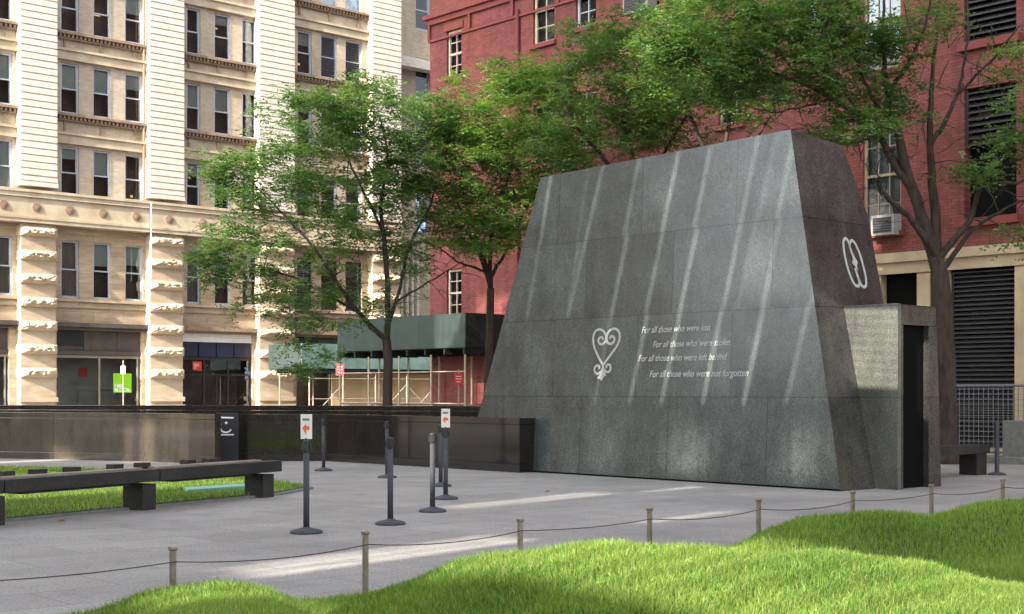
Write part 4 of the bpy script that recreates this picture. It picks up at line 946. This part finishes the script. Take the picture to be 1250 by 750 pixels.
def blades(name, P, hmin, hmax, wid, lean, m, label):
    n = len(P); a = rng.uniform(0, 2*np.pi, n); hh = rng.uniform(hmin, hmax, n) * rng.choice([1, 1, 1, 1.25], n); w_ = wid*rng.uniform(0.7, 1.3, n)
    la = rng.uniform(0, 2*np.pi, n); lr = lean*rng.uniform(0.1, 1.0, n)**1.3
    dx, dy = np.cos(a)*w_, np.sin(a)*w_; lx, ly = np.cos(la)*lr*hh, np.sin(la)*lr*hh
    V = np.zeros((n, 5, 3), np.float32)
    V[:, 0] = P + np.c_[-dx, -dy, np.zeros(n)-0.01]; V[:, 1] = P + np.c_[dx, dy, np.zeros(n)-0.01]
    V[:, 2] = P + np.c_[dx*0.8+lx*0.35, dy*0.8+ly*0.35, hh*0.6]; V[:, 3] = P + np.c_[-dx*0.8+lx*0.35, -dy*0.8+ly*0.35, hh*0.6]; V[:, 4] = P + np.c_[lx, ly, hh*(1-0.25*lr)]
    me = bpy.data.meshes.new(name); me.vertices.add(n*5); me.vertices.foreach_set('co', V.ravel())
    base = (np.arange(n)*5)[:, None]
    loops = np.concatenate([base+np.array([0, 1, 2, 3]), base+np.array([3, 2, 4])], axis=1).ravel()
    me.loops.add(n*7); me.loops.foreach_set('vertex_index', loops.astype(np.int32))
    me.polygons.add(n*2); ls = np.c_[np.arange(n)*7, np.arange(n)*7+4].ravel(); me.polygons.foreach_set('loop_start', ls.astype(np.int32)); me.polygons.foreach_set('loop_total', np.tile([4, 3], n).astype(np.int32))
    at = me.attributes.new('tone', 'FLOAT', 'POINT')
    patch = 0.5+0.22*np.sin(P[:, 0]*1.9+P[:, 1]*0.8)*np.sin(P[:, 1]*2.3-P[:, 0]*0.5)
    tone = np.clip(patch+rng.normal(0, 0.24, n), 0, 0.92); tone[rng.random(n) < 0.035] = 1.0; at.data.foreach_set('value', np.repeat(tone, 5).astype(np.float32))
    me.materials.append(m); me.update(); me.validate()
    o = bpy.data.objects.new(name, me); COL.objects.link(o); return tag(o, label, 'grass', kind='stuff')
def scatter(n, z0, z1, u0, u1):
    Zr = rng.uniform(z0, z1, n); U = rng.uniform(u0, u1, n); x, y, h = mound(U, Zr); k = (y < YP-0.1) & ((h > 0.015) | (Zr < 6) | (y < YP-0.25)); return np.c_[x, y, h][k].astype(np.float32)
PM = np.concatenate([scatter(230000, 7.2, 10.2, -0.45, 0.45), scatter(120000, 10.2, 15.8, 0.08, 0.46), scatter(20000, 4.6, 7.2, -0.5, 0.5), scatter(14000, 10.2, 12, -0.45, 0.1)])
blades('mound_grass', PM, 0.04, 0.088, 0.0031, 0.85, M['grass'], 'long fresh green grass covering the foreground mounds')
poly = [(2.0, 14.93), (6.73, 16.52), (11.55, 18.02), (12.62, 18.8), (13.6, 22.3), (12.6, 25.4), (10.8, 29.0), (2.0, 29.0)]
mb = MB(); mb.prism([(x, y, 0.004) for x, y in poly], (0, 0, 0.035)); tag(mb.build('lawn', M['soil']), kind='structure')
pa = np.array(poly); n = 110000; qx = rng.uniform(2, 13.7, n); qy = rng.uniform(14.9, 29, n); ins = np.zeros(n, bool)
for i in range(len(pa)):
    a, b = pa[i], pa[(i+1) % len(pa)]; c = ((a[1] > qy) != (b[1] > qy)) & (qx < (b[0]-a[0])*(qy-a[1])/(b[1]-a[1]+1e-9)+a[0]); ins ^= c
blades('lawn_grass', np.c_[qx, qy, np.full(n, 0.035)][ins].astype(np.float32), 0.035, 0.07, 0.005, 0.8, M['grass'], 'short bright lawn grass behind the long bench')
mb = MB()
for (a, b) in zip(poly[:4], poly[1:5]):
    a, b = Vector((*a, 0)), Vector((*b, 0)); d = (b-a).normalized(); q = Vector((d.y, -d.x, 0)); mb.hexa([a, b, b+q*0.09, a+q*0.09], [a+Vector((0,0,0.03)), b+Vector((0,0,0.03)), b+q*0.09+Vector((0,0,0.03)), a+q*0.09+Vector((0,0,0.03))])
tag(mb.build('lawn_kerb', M['kerb_stone']), kind='structure')
c = G(273, 594, 0.1); mb = MB(); mb.prism([(c.x+dx, c.y+dy, 0.03) for dx, dy in ((-0.75, -0.25), (0.55, 0.0), (0.75, 0.45), (-0.55, 0.25))], (0, 0, 0.07))
tag(mb.build('utility_cover', M['teal_cover'], bevel=0.01), 'flat pale teal utility cover lying in the lawn', 'cover')
for (px, py) in ((74, 637), (668, 601)):
    c = G(px, py); mb = MB(); mb.poly([c+Vector((-0.06, 0, 0.01)), c+Vector((0, -0.03, 0.03)), c+Vector((0.07, 0, 0.012)), c+Vector((0.01, 0.04, 0.035))])
    tag(mb.build('fallen_leaf', M['dry_leaf']), 'brown fallen leaf on the paving ' + ('just in front of the long bench' if px < 100 else 'between the stanchions and the chamber'), 'leaf')

# ------------------------------------------------------------------ trees
def make_tree(label, base, depth, trunk, limbs, crowns, leafm, group='honey locust trees on the plaza', seed=1, per=14, spread=1.0, limb_k=0.82, bare=(), name='locust_tree'):
    """trunk and limbs: photo polylines with radii, at the tree's own depth; crowns: (px, py, rx, ry, sprays, depth offset)"""
    rg = np.random.default_rng(seed)
    b0 = PZ(base, HY, depth); t = thing(name, (b0.x, b0.y, 0), label, 'tree', group)
    fwd = Vector((BX, AX, 0))
    nodes = []; nr = []
    mb = MB(); P = [Vector((b0.x, b0.y, -0.05)), Vector((b0.x, b0.y, 0.18))] + [PZ(px, py, depth) for px, py, r in trunk]
    rr = [trunk[0][2]*1.5, trunk[0][2]*1.15] + [r for _, _, r in trunk]
    mb.tube(P, rr, 12); mb.build('trunk', M['bark'], t, smooth=True)
    for p, r in zip(P[2:], rr[2:]): nodes.append(p); nr.append(r)
    lm = MB()
    for li, (dz, L) in enumerate(limbs):
        first_ = PZ(L[0][0], L[0][1], depth); near_ = min(nodes, key=lambda q: (q-first_ - fwd*(q-first_).dot(fwd)).length + 0.15*abs((q-first_).dot(fwd)))
        d0_ = (near_-first_).dot(fwd)
        raw = [PZ(px, py, depth) + fwd*(d0_ + dz*k/max(1, len(L)-1)) for k, (px, py, r) in enumerate(L)]; raw[0] = near_.copy()
        for k in range(1, len(raw)): raw[k] = raw[k] + Vector(rg.normal(0, 0.04, 3))
        rad = [r*limb_k for _, _, r in L]; Q = smooth(raw, 6); RQ = []
        for k in range(len(raw)-1):
            for s in range(6): RQ.append(rad[k]*(1-s/6)+rad[k+1]*s/6)
        RQ.append(rad[-1])
        for k in range(2, len(Q)-1): Q[k] = Q[k] + Vector(rg.normal(0, 0.012, 3))
        lm.tube(Q, RQ, 7)
        for p, r in zip(Q[2:], RQ[2:]): nodes.append(p); nr.append(r)
    # sprays
    cent = []
    for (px, py, rx, ry, n, dz) in crowns:
        rxm, rym = rx*depth/FPX, ry*depth/FPX; rd = max(rxm, rym)*spread*0.8
        c = PZ(px, py, depth) + fwd*dz; right = Vector((AX, -BX, 0))
        k = 0
        while k < n:
            v = rg.uniform(-1, 1, 3); l2 = float((v*v).sum())
            if l2 > 1 or l2 < 0.12: continue
            cent.append(c + right*float(v[0])*rxm + fwd*float(v[1])*rd + Vector((0, 0, float(v[2])*rym))); k += 1
    NA = [np.array(p) for p in nodes]; NR = list(nr)
    arr = np.array(NA); d0 = [float(np.min(np.linalg.norm(arr-np.array(c), axis=1))) for c in cent]
    for ci in np.argsort(d0):
        c = np.array(cent[ci]); arr = np.array(NA); dd = np.linalg.norm(arr-c, axis=1) + 0.35*np.maximum(0, arr[:, 2]-c[2]); k = int(np.argmin(dd)); a = arr[k]; L = np.linalg.norm(c-a)
        if L < 0.15: continue
        r0 = min(NR[k]*0.75, 0.010+0.010*L); mid = (a+c)/2 + np.array([0, 0, 0.10*L]) + rg.normal(0, 0.06*L, 3); pts = []
        for s in (0, 0.33, 0.66, 1.0): pts.append(Vector((1-s)**2*a+2*s*(1-s)*mid+s*s*c))
        lm.tube(pts, [r0, r0*0.8, r0*0.6, 0.005], 4, cap=False)
        for s, p in zip((0.5, 0.7, 1.0), pts[1:]): NA.append(np.array(p)); NR.append(r0*(1.05-0.55*s))
    for (px, py, rx, ry, n) in bare:             # fine leafless twigs
        for _ in range(n):
            c = np.array(PZ(px + rg.uniform(-rx, rx), py + rg.uniform(-ry, ry), depth) + fwd*float(rg.normal(0, 0.9))); arr = np.array(NA); dd = np.linalg.norm(arr-c, axis=1); k = int(np.argmin(dd)); a = arr[k]; L = dd[k]
            if L < 0.1 or L > 2.2: continue
            mid = (a+c)/2 + rg.normal(0, 0.07*L, 3); lm.tube([Vector(a), Vector(mid), Vector(c)], [min(NR[k]*0.7, 0.02), 0.011, 0.005], 4, cap=False); NA.append(c); NR.append(0.012); NA.append(mid); NR.append(0.016)
    lm.build('limbs', M['bark'], t, smooth=True)
    # foliage: feathery fronds of small paired leaflets
    C = np.array([tuple(c) for c in cent]); S = len(C)
    reps = np.maximum(3, rg.poisson(per, S)); idx = np.repeat(np.arange(S), reps); F = len(idx)
    az = rg.uniform(0, 2*np.pi, F); el = rg.normal(0.05, 0.35, F); ln = rg.uniform(0.28, 0.6, F)
    dirv = np.c_[np.cos(az)*np.cos(el), np.sin(az)*np.cos(el), np.sin(el)]
    org = C[idx] + rg.normal(0, 0.13, (F, 3))*np.array([1, 1, 0.6])
    npair = 5; V = []; tone = []
    ftone = np.clip(0.5+rg.normal(0, 0.2, F)+rg.normal(0, 0.14, S)[idx], 0, 1)
    side = np.cross(dirv, np.array([0, 0, 1.0])); side /= np.linalg.norm(side, axis=1)[:, None]+1e-9
    for k in range(npair):
        s = (k+0.6)/npair; pos = org + dirv*(ln*s)[:, None] + np.array([0, 0, -1.0])*(0.22*ln*s*s)[:, None]
        for sg in (-1, 1):
            lf = side*sg + dirv*0.45 + rg.normal(0, 0.28, (F, 3)); lf /= np.linalg.norm(lf, axis=1)[:, None]
            wv = dirv + rg.normal(0, 0.35, (F, 3)); wv /= np.linalg.norm(wv, axis=1)[:, None]
            ll = (ln*rg.uniform(0.2, 0.33, F)*(1.15-0.5*s))[:, None]; ww = (0.027*rg.uniform(0.75, 1.45, F))[:, None]
            a = pos; b = pos+lf*ll*0.5+wv*ww; c = pos+lf*ll+np.array([0, 0, -0.012]); d = pos+lf*ll*0.5-wv*ww
            V.append(np.stack([a, b, c, d], 1)); tone.append(np.clip(ftone+rg.normal(0, 0.06, F), 0, 1))
    V = np.concatenate(V) - np.array(t.location); tone = np.concatenate(tone); n = len(V)
    me = bpy.data.meshes.new('crown'); me.vertices.add(n*4); me.vertices.foreach_set('co', V.astype(np.float32).ravel()); me.loops.add(n*4); me.loops.foreach_set('vertex_index', np.arange(n*4, dtype=np.int32)); me.polygons.add(n)
    me.polygons.foreach_set('loop_start', np.arange(0, n*4, 4, dtype=np.int32)); me.polygons.foreach_set('loop_total', np.full(n, 4, np.int32))
    at = me.attributes.new('tone', 'FLOAT', 'POINT'); at.data.foreach_set('value', np.repeat(tone, 4).astype(np.float32)); me.materials.append(leafm); me.update(); me.validate()
    o = bpy.data.objects.new('crown', me); COL.objects.link(o); o.parent = t
    return t
make_tree('honey locust with a wide layered crown in front of the cream building', 473, 39,
    [(473, 480, 0.135), (474, 440, 0.13), (472, 415, 0.12)],
    [(-1.2, [(472, 418, .11), (450, 395, .085), (420, 355, .07), (385, 305, .05), (345, 255, .03), (300, 215, .015)]),
     (0.6, [(472, 415, .12), (472, 360, .10), (468, 300, .085), (465, 250, .06), (470, 190, .04), (460, 130, .015)]),
     (1.2, [(472, 405, .08), (490, 350, .055), (500, 300, .05), (525, 240, .035), (540, 170, .015)]),
     (-1.0, [(440, 380, .05), (380, 350, .04), (330, 330, .03), (275, 320, .012)]),
     (1.0, [(466, 280, .05), (435, 220, .045), (410, 160, .03), (400, 110, .012)]),
     (-0.8, [(410, 340, .045), (360, 280, .03), (310, 260, .012)]),
     (0.3, [(480, 370, .04), (520, 345, .03), (560, 320, .012)])],
    [(455, 135, 85, 45, 76, 0.3), (385, 165, 75, 55, 64, -.3), (500, 190, 60, 55, 60, .6), (330, 225, 70, 40, 48, -.8), (430, 235, 75, 40, 48, 0), (300, 310, 55, 45, 38, -.9), (395, 300, 60, 40, 32, -.6), (500, 290, 45, 45, 29, .8), (350, 380, 55, 40, 29, -.9), (430, 375, 60, 30, 24, -.3), (375, 440, 40, 25, 11, -.8), (270, 330, 25, 25, 11, -1), (545, 140, 40, 35, 26, .8), (285, 210, 30, 28, 13, -1)],
    M['leaf'], seed=11, bare=((460, 280, 90, 90, 70), (370, 310, 80, 60, 40), (520, 330, 40, 40, 14)))
make_tree('honey locust with rust dark trunk leaning beside the left edge of the granite chamber', 596, 41,
    [(596, 470, 0.125), (598, 400, 0.12), (599, 352, 0.11)],
    [(-0.8, [(597, 350, .09), (590, 310, .075), (575, 265, .055), (560, 215, .035), (548, 160, .012)]),
     (0.5, [(597, 350, .09), (600, 300, .075), (610, 245, .06), (625, 185, .04), (640, 120, .015)]),
     (0.9, [(600, 310, .06), (630, 270, .05), (665, 215, .035), (700, 160, .015)]),
     (-0.6, [(592, 335, .05), (565, 325, .035), (535, 305, .02), (515, 300, .01)]), (0.2, [(599, 352, .085), (590, 318, .07), (572, 290, .05), (545, 270, .03), (520, 240, .012)]), (0.7, [(600, 345, .07), (620, 300, .055), (640, 250, .04), (650, 200, .015)])],
    [(610, 130, 75, 55, 90, 0), (575, 185, 55, 50, 65, -.5), (640, 200, 65, 50, 75, .4), (560, 265, 45, 45, 50, -.6), (625, 265, 50, 40, 45, .3), (690, 150, 60, 60, 65, .8), (540, 230, 35, 40, 24, -.8), (660, 100, 60, 35, 45, .6), (590, 290, 40, 30, 24, -.4)],
    M['leaf_light'], seed=12, bare=((605, 280, 60, 50, 50), (560, 320, 40, 25, 16)))
make_tree('honey locust rising behind the left half of the granite chamber top', 745, 35,
    [(745, 460, 0.16), (750, 330, 0.15), (757, 250, 0.12)],
    [(-0.6, [(757, 260, .085), (735, 205, .065), (705, 160, .045), (680, 110, .015)]),
     (0.4, [(757, 250, .085), (770, 195, .065), (765, 140, .045), (780, 80, .015)]),
     (0.8, [(760, 245, .07), (800, 195, .05), (835, 150, .035), (860, 100, .012)]),
     (-0.3, [(750, 225, .05), (715, 215, .035), (680, 200, .012)])],
    [(740, 110, 75, 55, 40, 0), (690, 175, 45, 35, 22, -.4), (800, 110, 65, 55, 33, .4), (720, 60, 60, 40, 24, 0), (790, 50, 70, 40, 29, .2), (840, 150, 50, 35, 17, .6), (760, 165, 60, 30, 19, -.2)],
    M['leaf'], seed=13, bare=((760, 180, 90, 40, 50),))
make_tree('large honey locust with a dark many limbed trunk right of the chamber entrance', 1154, 30.2,
    [(1154, 520, 0.25), (1153, 440, 0.235), (1150, 370, 0.215), (1147, 335, 0.19), (1144, 315, 0.13)],
    [(0.5, [(1143, 330, .17), (1130, 280, .14), (1115, 220, .115), (1098, 150, .085), (1092, 90, .06), (1090, 30, .04), (1085, -40, .02)]),
     (-0.9, [(1120, 245, .075), (1090, 200, .065), (1055, 155, .055), (1010, 125, .045), (965, 110, .03), (915, 95, .015)]),
     (-1.2, [(1146, 318, .10), (1110, 275, .065), (1065, 240, .05), (1052, 225, .03)]),
     (0.8, [(1148, 325, .14), (1143, 270, .11), (1140, 200, .085), (1143, 130, .06), (1150, 60, .04), (1160, -20, .02)]),
     (0.3, [(1142, 170, .06), (1165, 130, .045), (1185, 85, .035), (1195, 20, .02)]),
     (-0.6, [(1175, 110, .04), (1205, 75, .03), (1245, 35, .018)]),
     (-0.9, [(1152, 325, .09), (1180, 270, .06), (1185, 235, .05), (1235, 225, .03), (1265, 195, .015)]),
     (0.5, [(1155, 330, .07), (1185, 285, .045), (1230, 255, .03), (1270, 235, .015)]),
     (-0.5, [(1100, 160, .05), (1060, 105, .04), (1030, 50, .025), (1010, -10, .012)]),
     (0.7, [(1112, 215, .05), (1075, 170, .035), (1040, 170, .02), (1000, 165, .01)]),
     (-1.0, [(1090, 110, .045), (1115, 60, .035), (1125, 0, .02)]),
     (-0.7, [(1050, 155, .04), (1000, 90, .035), (950, 50, .025), (890, 30, .012)]),
     (-0.5, [(1010, 125, .03), (960, 140, .022), (930, 148, .014), (895, 140, .008)])],
    [(880, 45, 70, 50, 53, -.9), (950, 95, 65, 45, 43, -.7), (855, 100, 55, 40, 32, -1.1), (980, 30, 60, 45, 40, -.3), (1030, 95, 50, 45, 24, -.2), (1050, 30, 55, 40, 26, 0), (1090, 70, 50, 50, 20, .3), (1025, 165, 50, 22, 16, -.4), (1140, 30, 55, 40, 16, .3), (1225, 170, 30, 40, 15, -.6), (1180, 215, 26, 16, 7, -.6), (1235, 90, 30, 40, 8, 0), (1050, 140, 40, 25, 12, -.2), (1245, 300, 26, 22, 5, -.3), (810, 55, 40, 40, 24, -1.2), (1110, 130, 40, 30, 8, .2)],
    M['leaf'], seed=14, per=13, limb_k=1.0, bare=((1110, 110, 90, 110, 90), (1030, 150, 80, 50, 50), (1200, 120, 50, 100, 40), (960, 130, 70, 30, 30), (1215, 250, 45, 40, 20), (1090, 230, 50, 50, 20)))
make_tree('leafy honey locust with pale leaves at the top centre above the chamber roof', 890, 33,
    [(890, 460, 0.15), (885, 330, 0.14), (878, 220, 0.12)],
    [(-0.5, [(878, 230, .08), (850, 165, .06), (830, 110, .04), (815, 40, .015)]),
     (0.5, [(878, 220, .08), (890, 160, .06), (900, 100, .045), (905, 30, .015)]),
     (0.3, [(880, 215, .06), (920, 170, .045), (950, 130, .02)])],
    [(835, 75, 60, 50, 33, -.4), (890, 110, 55, 45, 24, 0), (870, 20, 60, 35, 22, 0), (800, 110, 40, 45, 19, -.6), (930, 120, 40, 35, 12, .3)],
    M['leaf_light'], seed=15)
